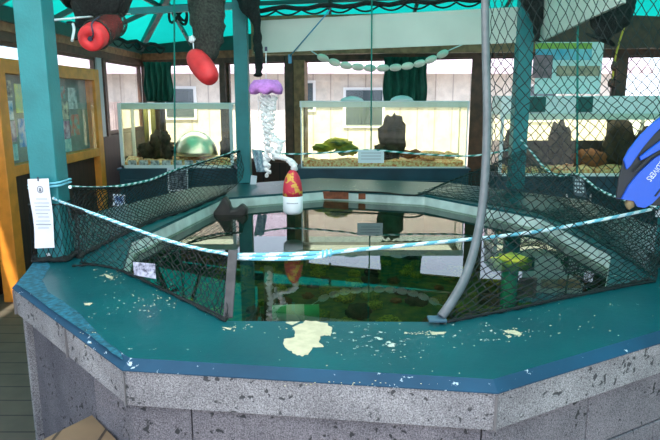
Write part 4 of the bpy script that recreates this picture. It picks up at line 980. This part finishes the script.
# ------------------------------------------------------------------ under the water
zf = .30
rnd = random.Random(11)
k = 0
inner2 = inset(I, .12, zf)
def inside(p, poly):
    return all((poly[(i+1) % 10]-poly[i]).cross(p-poly[i]).z > .0 for i in range(10))
ms = [ALGAE, MOSS, BRICK, ALGAE, ROCK, MOSS]
names = {'yellow-green algae': 'yellow-green algae covered', 'green weed': 'green weedy', 'reddish stone': 'reddish', 'dark rock': 'dark'}
protos = []
for s in range(6):
    bm = nb(); bm_blob(bm, (0, 0, 0), (1, 1, .6), s+3, .45, 2.2, 3)
    me = bpy.data.meshes.new('pool_stone'); bm.to_mesh(me); bm.free(); me.materials.append(ms[s]); protos.append(me)
placed = []
tries = 0
while len(placed) < 150 and tries < 6000:
    tries += 1
    x, y = rnd.uniform(-1.3, 1.8), rnd.uniform(2.1, 5.6); p = Vector((x, y, zf)); r = rnd.uniform(.035, .085)
    if not inside(p, inner2) or any((p-q).length < r+rr+.004 for q, rr in placed): continue
    placed.append((p, r)); s = rnd.randrange(6)
    o = bpy.data.objects.new('pool_stone', protos[s]); C.objects.link(o); o.location = (x, y, zf+r*.3); o.scale = (r, r, r*rnd.uniform(.8, 1.2)); o.rotation_euler = (0, 0, rnd.uniform(0, 6))
    tag(o, 'weedy stone on the bottom of the touch pool under the water', 'stone', 'stones on the pool bottom')
# green bucket with white band
zb_ = .56
gb = PY(300, 312, 2.62); bt = thing('green_tube', 'green plastic tube with a white band lying under water near the front', 'tube', gb)
a, b = Vector((PY(275, 312, 2.66).x, 2.66, .62)), Vector((PY(318, 312, 2.66).x, 2.70, .62))
a = PZ(272, 315, .69); b = PZ(319, 314, .69)
a.y += .02; b.y += .02
bm = nb(); bm_tube(bm, [a, b], .0405, 24); obj('tube', bm, GREENPL, bt)
bm = nb(); bm_tube(bm, [lerp(a, b, .30), lerp(a, b, .68)], .042, 24); obj('white_band', bm, WHITE, bt)
bm = nb(); pt = PZ(510, 268, .70); bm_tube(bm, [Vector((pt.x, pt.y, .31)), Vector((pt.x, pt.y, .72))], .045, 18); tag(obj('standpipe', bm, GREENPL), 'green standpipe rising in the right part of the pool', 'pipe')
bm = nb(); bm_blob(bm, (pt.x, pt.y, .73), (.12, .10, .05), 4, .4, 3); tag(obj('algae_clump', bm, ALGAE), 'yellow-green algae clump on top of the green standpipe', 'algae')
pt = PZ(272, 290, .6); bm = nb(); bm_tube(bm, [Vector((pt.x, pt.y, .31)), Vector((pt.x-.01, pt.y, .60)), Vector((pt.x-.02, pt.y, .74))], [.05, .04, .025], 14)
tag(obj('stump', bm, mat('grey weathered stump', (.20, .19, .16), .9, .3, 14, .6, 30), ), 'pale grey stump standing under water beside the green tube', 'stump')
# cinder blocks with holes near the right
for k, (x, y) in enumerate(((560, 262), (585, 275))):
    p = PZ(x, y, .62); bm = nb(); bm_box(bm, (p.x, p.y, .46), (.30, .14, .30), .2+.1*k); tag(obj('stone_block', bm, BRICK if k else CONC2, bevel=.01), ('grey' if k == 0 else 'reddish')+' stone block under water at the right of the pool', 'block')

# ------------------------------------------------------------------ light
sc = bpy.context.scene
wd = bpy.data.worlds.new('sky'); sc.world = wd; wd.use_nodes = True; nt = wd.node_tree; nt.nodes.clear()
o = nt.nodes.new('ShaderNodeOutputWorld'); bg = nt.nodes.new('ShaderNodeBackground'); tc = nt.nodes.new('ShaderNodeTexCoord')
sx = nt.nodes.new('ShaderNodeSeparateXYZ'); rp = nt.nodes.new('ShaderNodeValToRGB')
e = rp.color_ramp.elements; e[0].position = 0; e[0].color = (.74, .84, .95, 1); e[1].position = .8; e[1].color = (.40, .60, .95, 1)
nt.links.new(tc.outputs['Generated'], sx.inputs[0]); nt.links.new(sx.outputs['Z'], rp.inputs['Fac']); nt.links.new(rp.outputs[0], bg.inputs[0])
bg.inputs[1].default_value = 1.7; nt.links.new(bg.outputs[0], o.inputs[0])
sd = Vector((-.15, -.52, .80)).normalized()
sl = bpy.data.lights.new('sun', 'SUN'); sl.energy = 9; sl.angle = .02; sl.color = (1, .95, .88)
so = bpy.data.objects.new('sun', sl); C.objects.link(so); so.location = (-3, -4, 9)
so.rotation_euler = sd.to_track_quat('Z', 'Y').to_euler()
vs = sc.view_settings; vs.view_transform = 'Standard'; vs.look = 'None'; vs.exposure = 0.68; vs.gamma = 1; vs.use_curve_mapping = False
sc.cycles.max_bounces = 10; sc.cycles.transparent_max_bounces = 16
